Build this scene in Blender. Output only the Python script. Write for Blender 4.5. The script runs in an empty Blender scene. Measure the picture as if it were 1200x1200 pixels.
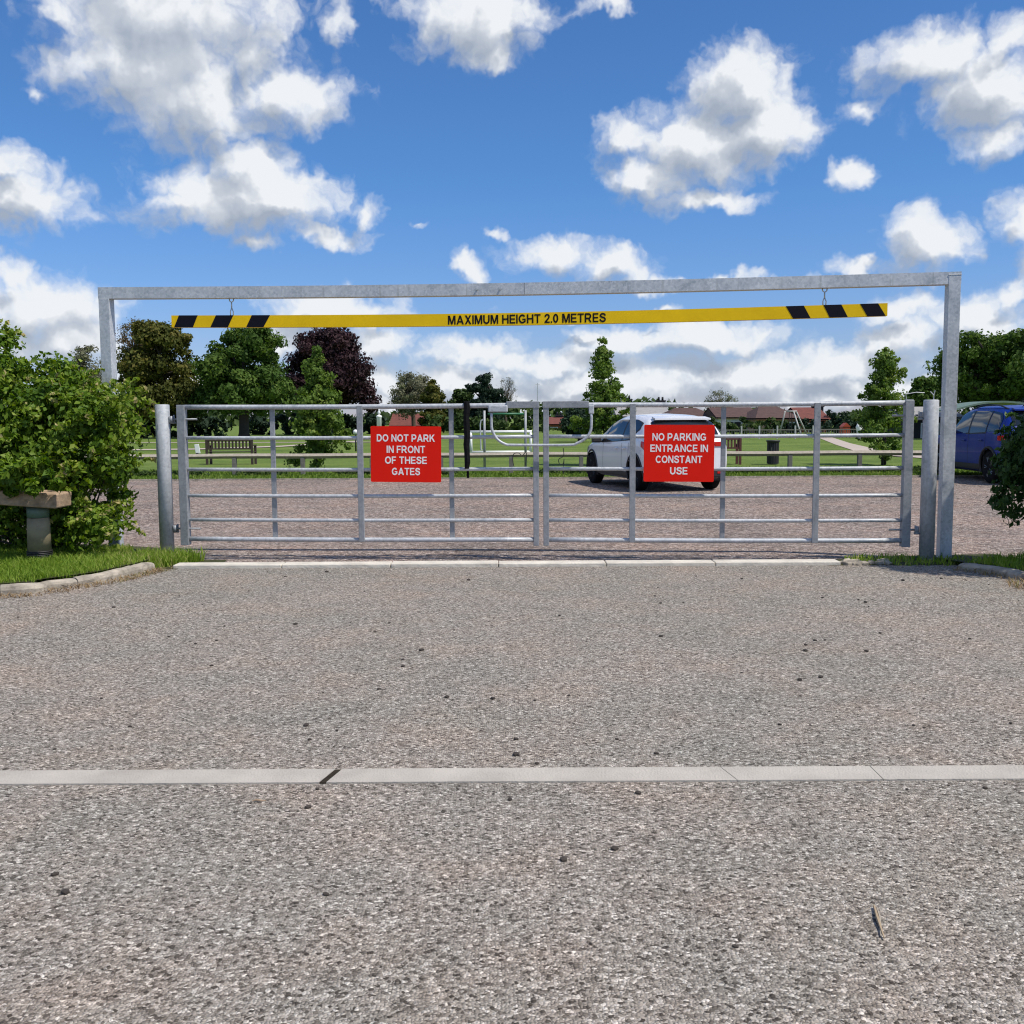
import bpy, bmesh, math, random
import numpy as np
from mathutils import Vector, Matrix
random.seed(11); rng = np.random.default_rng(11)
S = bpy.context.scene
COL = S.collection
R = math.radians

# ------------------------------------------------------------------ camera
F = 1200.0; CH = 1.25
PIT = math.atan(110/1200); ROL = R(0.30)
fw = Vector((0, math.cos(PIT), -math.sin(PIT))); up0 = Vector((0, math.sin(PIT), math.cos(PIT))); rt0 = Vector((1, 0, 0))
rt = rt0*math.cos(ROL) - up0*math.sin(ROL); up = up0*math.cos(ROL) + rt0*math.sin(ROL)
CP = Vector((0, 0, CH))
cd = bpy.data.cameras.new('camera'); cam = bpy.data.objects.new('camera', cd); COL.objects.link(cam)
M = Matrix((rt, up, -fw)).transposed().to_4x4(); M.translation = CP
cam.matrix_world = M
cd.sensor_width = 36; cd.lens = 36; cd.clip_start = 0.05; cd.clip_end = 4000
S.camera = cam

def ray(px, py): return fw*F + rt*(px-600) + up*(600-py)
def at(px, py, Y):
    d = ray(px, py); return CP + d*(Y/d.y)
def gnd(px, py, z=0.0):
    d = ray(px, py); return CP + d*((z-CH)/d.z)
PARK = -0.17

# ------------------------------------------------------------------ materials
def newmat(name):
    m = bpy.data.materials.new(name); m.use_nodes = True
    nt = m.node_tree; b = nt.nodes['Principled BSDF']
    return m, nt, b
def N(nt, t, **k):
    n = nt.nodes.new(t)
    for a, v in k.items():
        if a.startswith('i_'): n.inputs[a[2:].replace('_', ' ')].default_value = v
        else: setattr(n, a, v)
    return n
def ramp(nt, stops, interp='LINEAR'):
    n = nt.nodes.new('ShaderNodeValToRGB'); cr = n.color_ramp; cr.interpolation = interp
    while len(cr.elements) > 1: cr.elements.remove(cr.elements[-1])
    cr.elements[0].position = stops[0][0]; cr.elements[0].color = (*stops[0][1], 1)
    for p, c in stops[1:]:
        e = cr.elements.new(p); e.color = (*c, 1)
    return n
def g3(v): return (v, v, v)

def simple(name, col, rough=0.6, metal=0.0, var=0.12, scale=8.0, bump=0.0, bscale=40.0, spec=0.5, coat=0.0):
    m, nt, b = newmat(name); L = nt.links
    tc = N(nt, 'ShaderNodeTexCoord')
    no = N(nt, 'ShaderNodeTexNoise', i_Scale=scale, i_Detail=6.0, i_Roughness=0.65)
    L.new(tc.outputs['Object'], no.inputs['Vector'])
    r = ramp(nt, [(0.25, tuple(c*(1-var) for c in col)), (0.75, tuple(min(1, c*(1+var)) for c in col))])
    L.new(no.outputs['Fac'], r.inputs[0]); L.new(r.outputs[0], b.inputs['Base Color'])
    b.inputs['Roughness'].default_value = rough; b.inputs['Metallic'].default_value = metal
    b.inputs['Specular IOR Level'].default_value = spec
    b.inputs['Coat Weight'].default_value = coat; b.inputs['Coat Roughness'].default_value = 0.03
    if bump:
        n2 = N(nt, 'ShaderNodeTexNoise', i_Scale=bscale, i_Detail=5.0)
        L.new(tc.outputs['Object'], n2.inputs['Vector'])
        bp = N(nt, 'ShaderNodeBump', i_Strength=bump, i_Distance=0.01)
        L.new(n2.outputs['Fac'], bp.inputs['Height']); L.new(bp.outputs[0], b.inputs['Normal'])
    return m

def galv(name, base=0.50, metal=0.45, rough=0.48):
    m, nt, b = newmat(name); L = nt.links
    tc = N(nt, 'ShaderNodeTexCoord')
    vo = N(nt, 'ShaderNodeTexVoronoi', i_Scale=55.0)
    L.new(tc.outputs['Object'], vo.inputs['Vector'])
    bw = N(nt, 'ShaderNodeRGBToBW'); L.new(vo.outputs['Color'], bw.inputs[0])
    no = N(nt, 'ShaderNodeTexNoise', i_Scale=5.0, i_Detail=8.0, i_Roughness=0.7, i_Distortion=0.6)
    L.new(tc.outputs['Object'], no.inputs['Vector'])
    ad = N(nt, 'ShaderNodeMath', operation='MULTIPLY_ADD'); ad.inputs[1].default_value = 0.35
    L.new(bw.outputs[0], ad.inputs[0]); L.new(no.outputs['Fac'], ad.inputs[2])
    r = ramp(nt, [(0.35, (base*0.66, base*0.72, base*0.76)), (0.62, (base*0.95, base*1.0, base*1.04)), (0.95, (base*1.25, base*1.3, base*1.34))])
    L.new(ad.outputs[0], r.inputs[0])
    # rust and dirt streaks, stretched down the steel
    mp = N(nt, 'ShaderNodeMapping'); mp.inputs['Scale'].default_value = (30, 30, 1.6)
    L.new(tc.outputs['Object'], mp.inputs[0])
    st = N(nt, 'ShaderNodeTexNoise', i_Scale=1.0, i_Detail=4.0); L.new(mp.outputs[0], st.inputs['Vector'])
    sr = ramp(nt, [(0.60, g3(0)), (0.78, g3(0.45))]); L.new(st.outputs['Fac'], sr.inputs[0])
    mx = N(nt, 'ShaderNodeMix', data_type='RGBA'); mx.inputs[7].default_value = (base*0.45, base*0.47, base*0.44, 1)
    L.new(sr.outputs[0], mx.inputs[0]); L.new(r.outputs[0], mx.inputs[6])
    L.new(mx.outputs[2], b.inputs['Base Color'])
    b.inputs['Metallic'].default_value = metal
    rr = ramp(nt, [(0.3, g3(rough-0.1)), (0.8, g3(rough+0.15))]); L.new(ad.outputs[0], rr.inputs[0]); L.new(rr.outputs[0], b.inputs['Roughness'])
    bp = N(nt, 'ShaderNodeBump', i_Strength=0.12, i_Distance=0.004); L.new(ad.outputs[0], bp.inputs['Height']); L.new(bp.outputs[0], b.inputs['Normal'])
    return m

def aggregate(name, cols, scale, bump, tint2, dark=0.5, crack=False, edge=0.10):
    """stone chips: a voronoi cell per chip, each its own tone, dark binder between them"""
    m, nt, b = newmat(name); L = nt.links
    geo = N(nt, 'ShaderNodeNewGeometry')
    wp = N(nt, 'ShaderNodeTexNoise', i_Scale=scale*0.8, i_Detail=2.0)
    L.new(geo.outputs['Position'], wp.inputs['Vector'])
    wm = N(nt, 'ShaderNodeVectorMath', operation='MULTIPLY_ADD'); wm.inputs[1].default_value = (0.95/scale,)*3
    L.new(wp.outputs['Color'], wm.inputs[0]); L.new(geo.outputs['Position'], wm.inputs[2])
    v1 = N(nt, 'ShaderNodeTexVoronoi', i_Scale=scale); v1.inputs['Randomness'].default_value = 1
    v2 = N(nt, 'ShaderNodeTexVoronoi', feature='DISTANCE_TO_EDGE', i_Scale=scale)
    L.new(wm.outputs[0], v1.inputs['Vector']); L.new(wm.outputs[0], v2.inputs['Vector'])
    bw = N(nt, 'ShaderNodeSeparateColor'); L.new(v1.outputs['Color'], bw.inputs[0])
    r = ramp(nt, cols); L.new(bw.outputs[0], r.inputs[0])
    # gaps
    er = ramp(nt, [(0.0, g3(dark)), (edge, g3(1.0))]); L.new(v2.outputs['Distance'], er.inputs[0])
    m1 = N(nt, 'ShaderNodeMix', data_type='RGBA', blend_type='MULTIPLY'); m1.inputs[0].default_value = 1
    # binder shows only here and there between the chips
    eg = N(nt, 'ShaderNodeTexNoise', i_Scale=scale*0.7, i_Detail=2.0); L.new(geo.outputs['Position'], eg.inputs['Vector'])
    eq = ramp(nt, [(0.40, g3(0)), (0.60, g3(1))]); L.new(eg.outputs['Fac'], eq.inputs[0])
    em = N(nt, 'ShaderNodeMix', data_type='RGBA'); em.inputs[7].default_value = (1, 1, 1, 1)
    L.new(eq.outputs[0], em.inputs[0]); L.new(er.outputs[0], em.inputs[6])
    L.new(r.outputs[0], m1.inputs[6]); L.new(em.outputs[2], m1.inputs[7])
    # broad patches of wear
    n1 = N(nt, 'ShaderNodeTexNoise', i_Scale=0.55, i_Detail=8.0, i_Roughness=0.62, i_Distortion=0.4)
    L.new(geo.outputs['Position'], n1.inputs['Vector'])
    pr = ramp(nt, [(0.32, tint2[0]), (0.52, g3(1.0)), (0.70, tint2[1])]); L.new(n1.outputs['Fac'], pr.inputs[0])
    m2 = N(nt, 'ShaderNodeMix', data_type='RGBA', blend_type='MULTIPLY'); m2.inputs[0].default_value = 1
    L.new(m1.outputs[2], m2.inputs[6]); L.new(pr.outputs[0], m2.inputs[7])
    # mid scale mottling that survives at a distance
    n3 = N(nt, 'ShaderNodeTexNoise', i_Scale=scale*0.22, i_Detail=6.0, i_Roughness=0.8)
    L.new(geo.outputs['Position'], n3.inputs['Vector'])
    qr = ramp(nt, [(0.35, g3(0.80)), (0.5, g3(1.0)), (0.66, g3(1.15))]); L.new(n3.outputs['Fac'], qr.inputs[0])
    m3 = N(nt, 'ShaderNodeMix', data_type='RGBA', blend_type='MULTIPLY'); m3.inputs[0].default_value = 1
    L.new(m2.outputs[2], m3.inputs[6]); L.new(qr.outputs[0], m3.inputs[7])
    # dusty warm patches and greyer wheel-worn ones
    n4 = N(nt, 'ShaderNodeTexNoise', i_Scale=1.7, i_Detail=7.0, i_Roughness=0.7); L.new(geo.outputs['Position'], n4.inputs['Vector'])
    tr_ = ramp(nt, [(0.36, (0.95, 0.96, 0.955)), (0.5, (1.02, 1.0, .985)), (0.64, (1.09, 1.01, 0.96))]); L.new(n4.outputs['Fac'], tr_.inputs[0])
    m4 = N(nt, 'ShaderNodeMix', data_type='RGBA', blend_type='MULTIPLY'); m4.inputs[0].default_value = 1
    L.new(m3.outputs[2], m4.inputs[6]); L.new(tr_.outputs[0], m4.inputs[7])
    L.new(m4.outputs[2], b.inputs['Base Color'])
    b.inputs['Roughness'].default_value = 0.9; b.inputs['Specular IOR Level'].default_value = 0.15
    # height: domed, tilted chips
    hh = N(nt, 'ShaderNodeMath', operation='MULTIPLY_ADD'); hh.inputs[1].default_value = 0.9
    L.new(bw.outputs[1], hh.inputs[0])
    mr = ramp(nt, [(0.0, g3(1)), (0.75, g3(0.0))], 'EASE'); L.new(v1.outputs['Distance'], mr.inputs[0])
    L.new(mr.outputs[0], hh.inputs[2])
    bp = N(nt, 'ShaderNodeBump', i_Strength=bump, i_Distance=0.5/scale)
    L.new(hh.outputs[0], bp.inputs['Height']); L.new(bp.outputs[0], b.inputs['Normal'])
    return m

def leafmat(name, stops, trans=0.35, rough=0.5):
    m = bpy.data.materials.new(name); m.use_nodes = True; nt = m.node_tree; L = nt.links
    b = nt.nodes['Principled BSDF']; out = nt.nodes['Material Output']
    a = N(nt, 'ShaderNodeAttribute', attribute_name='rnd')
    r = ramp(nt, stops); L.new(a.outputs['Fac'], r.inputs[0]); L.new(r.outputs[0], b.inputs['Base Color'])
    b.inputs['Roughness'].default_value = rough+.1; b.inputs['Specular IOR Level'].default_value = 0.2
    t = N(nt, 'ShaderNodeBsdfTranslucent')
    hs = N(nt, 'ShaderNodeHueSaturation'); hs.inputs['Value'].default_value = 1.5; hs.inputs['Saturation'].default_value = 1.1
    L.new(r.outputs[0], hs.inputs['Color']); L.new(hs.outputs[0], t.inputs['Color'])
    mx = N(nt, 'ShaderNodeMixShader'); mx.inputs[0].default_value = trans
    L.new(b.outputs[0], mx.inputs[1]); L.new(t.outputs[0], mx.inputs[2]); L.new(mx.outputs[0], out.inputs[0])
    return m

MAT = {}
MAT['asphalt'] = aggregate('asphalt_chips', [(0.0, (0.06, 0.051, 0.043)), (0.12, (0.17, 0.150, 0.128)), (0.35, (0.27, 0.242, 0.208)), (0.65, (0.355, 0.322, 0.280)), (0.88, (0.46, 0.42, 0.37)), (1.0, (0.70, 0.65, 0.58))],
                           112.0, 0.9, ((0.90, 0.93, 0.925), (1.07, 1.03, 1.01)), dark=0.22, edge=0.15)
MAT['gravel'] = aggregate('loose_gravel', [(0.0, (0.10, 0.078, 0.066)), (0.3, (0.25, 0.198, 0.168)), (0.7, (0.38, 0.308, 0.265)), (1.0, (0.62, 0.53, 0.47))],
                          36.0, 1.0, ((0.74, 0.76, 0.77), (1.12, 1.04, 1.0)), dark=0.22, edge=0.12)
MAT['galv'] = galv('galvanised_steel', 0.30, 0.35, 0.50)
MAT['galvp'] = galv('galvanised_post', 0.46, 0.15, 0.55)
MAT['galvf'] = galv('bright_galvanised_steel', 0.54, 0.35, 0.46)
MAT['galvd'] = galv('galvanised_tube', 0.46, 0.2, 0.45)
MAT['concrete'] = simple('concrete', (0.42, 0.405, 0.38), 0.9, var=0.16, scale=5, bump=0.25, bscale=70)
MAT['flush'] = simple('flush_concrete', (0.44, 0.405, 0.355), 0.95, var=0.22, scale=2.6, bump=0.6, bscale=120, spec=0.1)
MAT['kerb'] = simple('weathered_kerb', (0.34, 0.30, 0.24), 0.95, var=0.65, scale=6, bump=1.0, bscale=30)
MAT['pale_kerb'] = simple('pale_kerb', (0.58, 0.54, 0.46), 0.95, var=0.25, scale=6, bump=0.6, bscale=35)
MAT['rail_post'] = simple('grey_post', (0.16, 0.155, 0.13), 0.9, var=0.25, scale=14)
MAT['swing'] = simple('painted_tube', (0.42, 0.42, 0.40), 0.6, var=0.1)
MAT['red'] = simple('red_sign_face', (0.74, 0.014, 0.005), 0.5, var=0.05, scale=3, spec=0.12)
MAT['white'] = simple('white_paint', (0.82, 0.82, 0.80), 0.45, var=0.04)
MAT['yellow'] = simple('yellow_paint', (0.84, 0.54, 0.008), 0.5, var=0.10, scale=4, spec=0.15)
MAT['black'] = simple('black_paint', (0.006, 0.006, 0.012), 0.6, var=0.2, spec=0.15)
MAT['rubber'] = simple('black_rubber', (0.008, 0.008, 0.009), 0.85, var=0.3, scale=30, bump=0.5, spec=0.15)
MAT['timber'] = simple('grey_timber', (0.34, 0.30, 0.24), 0.9, var=0.25, scale=14, bump=0.5)
MAT['timberb'] = simple('brown_timber', (0.050, 0.034, 0.024), 0.8, var=0.3, scale=14, bump=0.5)
MAT['redwood'] = simple('reddish_timber', (0.10, 0.030, 0.026), 0.7, var=0.3, scale=14)
MAT['slab'] = simple('tan_slab', (0.36, 0.255, 0.165), 0.85, var=0.5, scale=16, bump=0.5)
MAT['greenp'] = simple('faded_green_paint', (0.13, 0.19, 0.15), 0.6, var=0.25, scale=9)
MAT['beige'] = simple('beige_post', (0.30, 0.25, 0.155), 0.7, var=0.35, scale=7)
MAT['brick'] = simple('tan_brick', (0.42, 0.27, 0.19), 0.9, var=0.15, scale=3)
MAT['redbrick'] = simple('red_brick', (0.32, 0.13, 0.085), 0.9, var=0.15, scale=3)
MAT['rooftile'] = simple('brown_roof_tiles', (0.085, 0.045, 0.036), 0.85, var=0.3, scale=2.5, bump=0.6, bscale=9)
MAT['roofred'] = simple('red_roof_tiles', (0.15, 0.045, 0.03), 0.85, var=0.3, scale=2.5)
MAT['roofgrey'] = simple('grey_roof', (0.30, 0.29, 0.28), 0.85, var=0.15, scale=2)
MAT['darkshed'] = simple('black_shed', (0.018, 0.018, 0.022), 0.8, var=0.3, scale=2)
MAT['bark'] = simple('bark', (0.085, 0.065, 0.048), 0.95, var=0.35, scale=6, bump=0.8)
MAT['barkd'] = simple('dark_bark', (0.045, 0.036, 0.03), 0.95, var=0.35, scale=6, bump=0.8)
MAT['path'] = simple('pale_path', (0.44, 0.37, 0.31), 0.9, var=0.12, scale=1)
MAT['glass'] = simple('dark_glass', (0.012, 0.015, 0.018), 0.04, var=0.0, spec=0.6)
MAT['plastic'] = simple('black_plastic', (0.02, 0.02, 0.021), 0.55, var=0.2)
MAT['rim'] = simple('alloy', (0.38, 0.39, 0.41), 0.3, metal=0.8, var=0.05)
MAT['rimd'] = simple('dark_alloy', (0.05, 0.05, 0.055), 0.35, metal=0.5, var=0.05)
MAT['cwhite'] = simple('white_car_paint', (0.80, 0.81, 0.83), 0.3, var=0.01, coat=0.8)
MAT['cblue'] = simple('blue_car_paint', (0.003, 0.022, 0.22), 0.38, metal=0.0, var=0.05, coat=0.2, spec=0.25)
MAT['tail'] = simple('red_lens', (0.55, 0.012, 0.01), 0.12, var=0.05)
MAT['orange'] = simple('orange_plastic', (0.36, 0.06, 0.02), 0.5, var=0.05)
MAT['green_st'] = simple('green_steel', (0.03, 0.15, 0.07), 0.5, var=0.1)
MAT['window'] = simple('window_pane', (0.03, 0.035, 0.04), 0.1, var=0)
MAT['twig'] = simple('dry_twig', (0.36, 0.27, 0.17), 0.8, var=0.2)

def grassmat(name, a, b_, c, sc=1.0):
    m, nt, b = newmat(name); L = nt.links
    geo = N(nt, 'ShaderNodeNewGeometry')
    n1 = N(nt, 'ShaderNodeTexNoise', i_Scale=0.35*sc, i_Detail=10.0, i_Roughness=0.75); L.new(geo.outputs['Position'], n1.inputs['Vector'])
    r = ramp(nt, [(0.3, a), (0.52, b_), (0.75, c)]); L.new(n1.outputs['Fac'], r.inputs[0])
    n2 = N(nt, 'ShaderNodeTexNoise', i_Scale=14.0, i_Detail=6.0, i_Roughness=0.8); L.new(geo.outputs['Position'], n2.inputs['Vector'])
    q = ramp(nt, [(0.3, g3(0.5)), (0.7, g3(1.4))]); L.new(n2.outputs['Fac'], q.inputs[0])
    mx = N(nt, 'ShaderNodeMix', data_type='RGBA', blend_type='MULTIPLY'); mx.inputs[0].default_value = 1
    L.new(r.outputs[0], mx.inputs[6]); L.new(q.outputs[0], mx.inputs[7]); L.new(mx.outputs[2], b.inputs['Base Color'])
    b.inputs['Roughness'].default_value = 0.9; b.inputs['Specular IOR Level'].default_value = 0.15
    bp = N(nt, 'ShaderNodeBump', i_Strength=0.8, i_Distance=0.05); L.new(n2.outputs['Fac'], bp.inputs['Height']); L.new(bp.outputs[0], b.inputs['Normal'])
    return m
MAT['lawn'] = grassmat('lawn_grass', (0.075, 0.125, 0.024), (0.135, 0.195, 0.038), (0.21, 0.25, 0.065))
MAT['soil_and_gap'] = simple('dark_soil_and_gap', (0.035, 0.028, 0.02), 1.0, var=.4, scale=20, bump=1, spec=0.1)
MAT['soil'] = grassmat('verge_soil', (0.06, 0.055, 0.03), (0.075, 0.08, 0.035), (0.10, 0.09, 0.055), 3)

G_BUSH = leafmat('bush_leaf', [(0.0, (0.030, 0.068, 0.008)), (0.45, (0.082, 0.155, 0.014)), (0.8, (0.17, 0.25, 0.022)), (0.96, (0.30, 0.36, 0.07)), (1.0, (0.42, 0.36, 0.16))], 0.32, 0.42)
G_BUSHD = leafmat('dark_bush_leaf', [(0.0, (0.018, 0.045, 0.014)), (0.7, (0.036, 0.085, 0.02)), (1.0, (0.075, 0.14, 0.035))], 0.3, 0.42)
G_BLADE = leafmat('grass_blade', [(0.0, (0.12, 0.21, 0.02)), (0.55, (0.21, 0.32, 0.035)), (0.85, (0.33, 0.38, 0.08)), (1.0, (0.48, 0.41, 0.2))], 0.35, 0.5)
G_LAWNB = leafmat('lawn_blade', [(0.0, (0.09, 0.15, 0.022)), (0.7, (0.16, 0.24, 0.036)), (1.0, (0.25, 0.27, 0.08))], 0.3, 0.6)
G_DRY = leafmat('dry_grass', [(0.0, (0.22, 0.15, 0.085)), (0.7, (0.36, 0.26, 0.15)), (1.0, (0.14, 0.19, 0.05))], 0.25, 0.7)
G_OLIVE = leafmat('olive_leaf', [(0.0, (0.045, 0.055, 0.010)), (0.6, (0.095, 0.105, 0.018)), (1.0, (0.17, 0.14, 0.035))], 0.25, 0.6)
G_BROWN = leafmat('brown_budding_leaf', [(0.0, (0.12, 0.075, 0.035)), (0.6, (0.17, 0.12, 0.055)), (1.0, (0.16, 0.16, 0.06))], 0.25, 0.6)
G_OAK = leafmat('oak_leaf', [(0.0, (0.036, 0.072, 0.012)), (0.6, (0.072, 0.130, 0.020)), (1.0, (0.13, 0.185, 0.035))], 0.25, 0.6)
G_COPPER = leafmat('copper_leaf', [(0.0, (0.018, 0.009, 0.012)), (0.6, (0.036, 0.016, 0.020)), (1.0, (0.070, 0.032, 0.036))], 0.15, 0.5)
G_YOUNG = leafmat('young_leaf', [(0.0, (0.060, 0.115, 0.018)), (0.6, (0.125, 0.200, 0.032)), (1.0, (0.24, 0.30, 0.065))], 0.35, 0.5)
G_PALE = leafmat('pale_leaf', [(0.0, (0.13, 0.13, 0.08)), (0.6, (0.18, 0.18, 0.11)), (1.0, (0.15, 0.18, 0.07))], 0.25, 0.6)
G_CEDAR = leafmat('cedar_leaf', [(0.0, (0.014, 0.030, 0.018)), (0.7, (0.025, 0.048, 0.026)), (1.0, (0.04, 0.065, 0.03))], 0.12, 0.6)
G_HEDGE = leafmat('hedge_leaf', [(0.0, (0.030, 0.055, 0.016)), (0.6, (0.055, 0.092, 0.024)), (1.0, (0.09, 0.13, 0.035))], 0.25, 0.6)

# ------------------------------------------------------------------ objects
def link(o, parent=None):
    COL.objects.link(o)
    if parent: o.parent = parent
    return o
def tag(o, label=None, cat=None, group=None, kind=None):
    if label: o['label'] = label
    if cat: o['category'] = cat
    if group: o['group'] = group
    if kind: o['kind'] = kind
    return o
def thing(name, label, cat, loc=(0, 0, 0), rz=0.0, group=None):
    o = bpy.data.objects.new(name, None); o.empty_display_size = 0.2
    o.location = loc; o.rotation_euler = (0, 0, rz); link(o)
    return tag(o, label, cat, group)
def mesh_obj(name, verts, faces, mat, parent=None, smooth=False):
    me = bpy.data.meshes.new(name); me.from_pydata([tuple(v) for v in verts], [], faces)
    me.materials.append(mat)
    if smooth: me.polygons.foreach_set('use_smooth', [True]*len(me.polygons))
    me.update()
    return link(bpy.data.objects.new(name, me), parent)
class MB:
    def __init__(s): s.bm = bmesh.new()
    def box(s, lo, hi, bev=0.0, mtx=None):
        c = [(a+b)/2 for a, b in zip(lo, hi)]; d = [max(1e-5, abs(b-a)) for a, b in zip(lo, hi)]
        r = bmesh.ops.create_cube(s.bm, size=1.0, matrix=Matrix.Translation(c) @ Matrix.Diagonal((*d, 1)))
        vs = r['verts']
        if bev > 0:
            es = list({e for v in vs for e in v.link_edges})
            r2 = bmesh.ops.bevel(s.bm, geom=es, offset=bev, segments=2, affect='EDGES', profile=0.5)
            vs = list({v for f in r2['faces'] for v in f.verts} | {v for v in vs if v.is_valid})
        if mtx: bmesh.ops.transform(s.bm, matrix=mtx, verts=[v for v in vs if v.is_valid])
        return s
    def tube(s, pts, rad, n=12, cap=True):
        pts = [Vector(p) for p in pts]; k = len(pts)
        rads = rad if isinstance(rad, (list, tuple)) else [rad]*k
        rings = []; ref = None
        for i, p in enumerate(pts):
            t = (pts[min(i+1, k-1)] - pts[max(i-1, 0)]).normalized()
            if ref is None:
                ref = Vector((0, 0, 1)) if abs(t.z) < 0.9 else Vector((1, 0, 0))
            a = t.cross(ref).normalized(); b2 = a.cross(t).normalized(); ref = b2
            rings.append([s.bm.verts.new(p + (a*math.cos(2*math.pi*j/n) + b2*math.sin(2*math.pi*j/n))*rads[i]) for j in range(n)])
        for i in range(k-1):
            for j in range(n):
                f = s.bm.faces.new((rings[i][j], rings[i+1][j], rings[i+1][(j+1) % n], rings[i][(j+1) % n])); f.smooth = n > 6
        if cap:
            s.bm.faces.new(rings[0]); s.bm.faces.new(rings[-1][::-1])
        return s
    def lathe(s, prof, c=(0, 0, 0), n=32, axis='Z'):
        rings = []
        for r_, h in prof:
            ring = []
            for j in range(n):
                a = 2*math.pi*j/n; x, y = r_*math.cos(a), r_*math.sin(a)
                p = (x, y, h) if axis == 'Z' else (h, x, y)
                ring.append(s.bm.verts.new((c[0]+p[0], c[1]+p[1], c[2]+p[2])))
            rings.append(ring)
        for i in range(len(prof)-1):
            for j in range(n):
                f = s.bm.faces.new((rings[i][j], rings[i][(j+1) % n], rings[i+1][(j+1) % n], rings[i+1][j])); f.smooth = True
        if prof[0][0] > 1e-4: s.bm.faces.new(rings[0][::-1])
        if prof[-1][0] > 1e-4: s.bm.faces.new(rings[-1])
        return s
    def poly(s, pts, smooth=False):
        f = s.bm.faces.new([s.bm.verts.new(p) for p in pts]); f.smooth = smooth; return s
    def prism(s, pts, d):
        """extrude a planar polygon by vector d"""
        d = Vector(d); a = [s.bm.verts.new(p) for p in pts]; b2 = [s.bm.verts.new(Vector(p)+d) for p in pts]
        n = len(a); s.bm.faces.new(a[::-1]); s.bm.faces.new(b2)
        for i in range(n): s.bm.faces.new((a[i], a[(i+1) % n], b2[(i+1) % n], b2[i]))
        return s
    def build(s, name, mat, parent=None, fixn=True):
        if fixn: bmesh.ops.recalc_face_normals(s.bm, faces=s.bm.faces)
        me = bpy.data.meshes.new(name); s.bm.to_mesh(me); s.bm.free(); me.materials.append(mat)
        return link(bpy.data.objects.new(name, me), parent)
def struct(o): o['kind'] = 'structure'; return o

# ------------------------------------------------------------------ foliage
def leaf_mesh(name, pos, size, mat, parent=None, elong=1.6, nrm=None, spread=0.8, rnd=None, droop=0.0):
    """one mesh of folded leaf quads: pos (n,3), size (n,)"""
    n = len(pos)
    if nrm is None: nrm = rng.normal(size=(n, 3))
    nn = nrm + rng.normal(size=(n, 3))*spread
    nn /= np.linalg.norm(nn, axis=1)[:, None] + 1e-9
    t = rng.normal(size=(n, 3)); t[:, 2] -= droop
    t -= (t*nn).sum(1)[:, None]*nn; t /= np.linalg.norm(t, axis=1)[:, None] + 1e-9
    b = np.cross(nn, t); s = size[:, None]
    v = np.empty((n, 4, 3))
    v[:, 0] = pos - t*s*0.5*elong
    v[:, 1] = pos + b*s*0.5 + nn*s*0.14 - t*s*0.08
    v[:, 2] = pos + t*s*0.5*elong
    v[:, 3] = pos - b*s*0.5 + nn*s*0.14 - t*s*0.08
    idx = np.arange(n*4).reshape(n, 4)
    f = np.concatenate([idx[:, [0, 1, 2]], idx[:, [0, 2, 3]]], axis=1).reshape(-1, 3)
    return raw_tri(name, v.reshape(-1, 3), f, np.repeat(rng.random(n) if rnd is None else rnd, 2), mat, parent)
def raw_tri(name, v, f, rnd, mat, parent=None):
    me = bpy.data.meshes.new(name)
    me.vertices.add(len(v)); me.vertices.foreach_set('co', v.astype(np.float32).ravel())
    me.loops.add(len(f)*3); me.loops.foreach_set('vertex_index', f.astype(np.int32).ravel())
    me.polygons.add(len(f)); me.polygons.foreach_set('loop_start', np.arange(0, len(f)*3, 3, dtype=np.int32))
    me.update(calc_edges=True); me.validate()
    a = me.attributes.new('rnd', 'FLOAT', 'FACE'); a.data.foreach_set('value', rnd.astype(np.float32)[:len(me.polygons)])
    me.materials.append(mat)
    return link(bpy.data.objects.new(name, me), parent)

def crown_points(blobs, nclump, nleaf, csize, fill=0.35):
    """blobs: (cx,cy,cz,rx,ry,rz); clumps sit mostly near the blob shells"""
    B = np.array(blobs, float); w = B[:, 3]*B[:, 5] + B[:, 3]*B[:, 4]; w /= w.sum()
    k = rng.choice(len(B), nclump, p=w)
    d = rng.normal(size=(nclump, 3)); d /= np.linalg.norm(d, axis=1)[:, None]
    rad = np.where(rng.random(nclump) < fill, rng.random(nclump)**0.5, 0.82 + 0.22*rng.random(nclump))
    cc = B[k, :3] + d*B[k, 3:6]*rad[:, None]
    crnd = rng.random(nclump)
    cs = csize*(0.55 + 0.9*rng.random(nclump))
    j = rng.integers(0, nclump, nleaf)
    e = rng.normal(size=(nleaf, 3)); e /= np.linalg.norm(e, axis=1)[:, None]
    rr = rng.random(nleaf)**0.45
    p = cc[j] + e*(cs[j]*rr)[:, None]*np.array([1, 1, 0.75])
    rnd = np.clip(crnd[j]*0.6 + rng.random(nleaf)*0.4, 0, 1)
    return p, e + d[j]*0.7, rnd, cc

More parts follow.
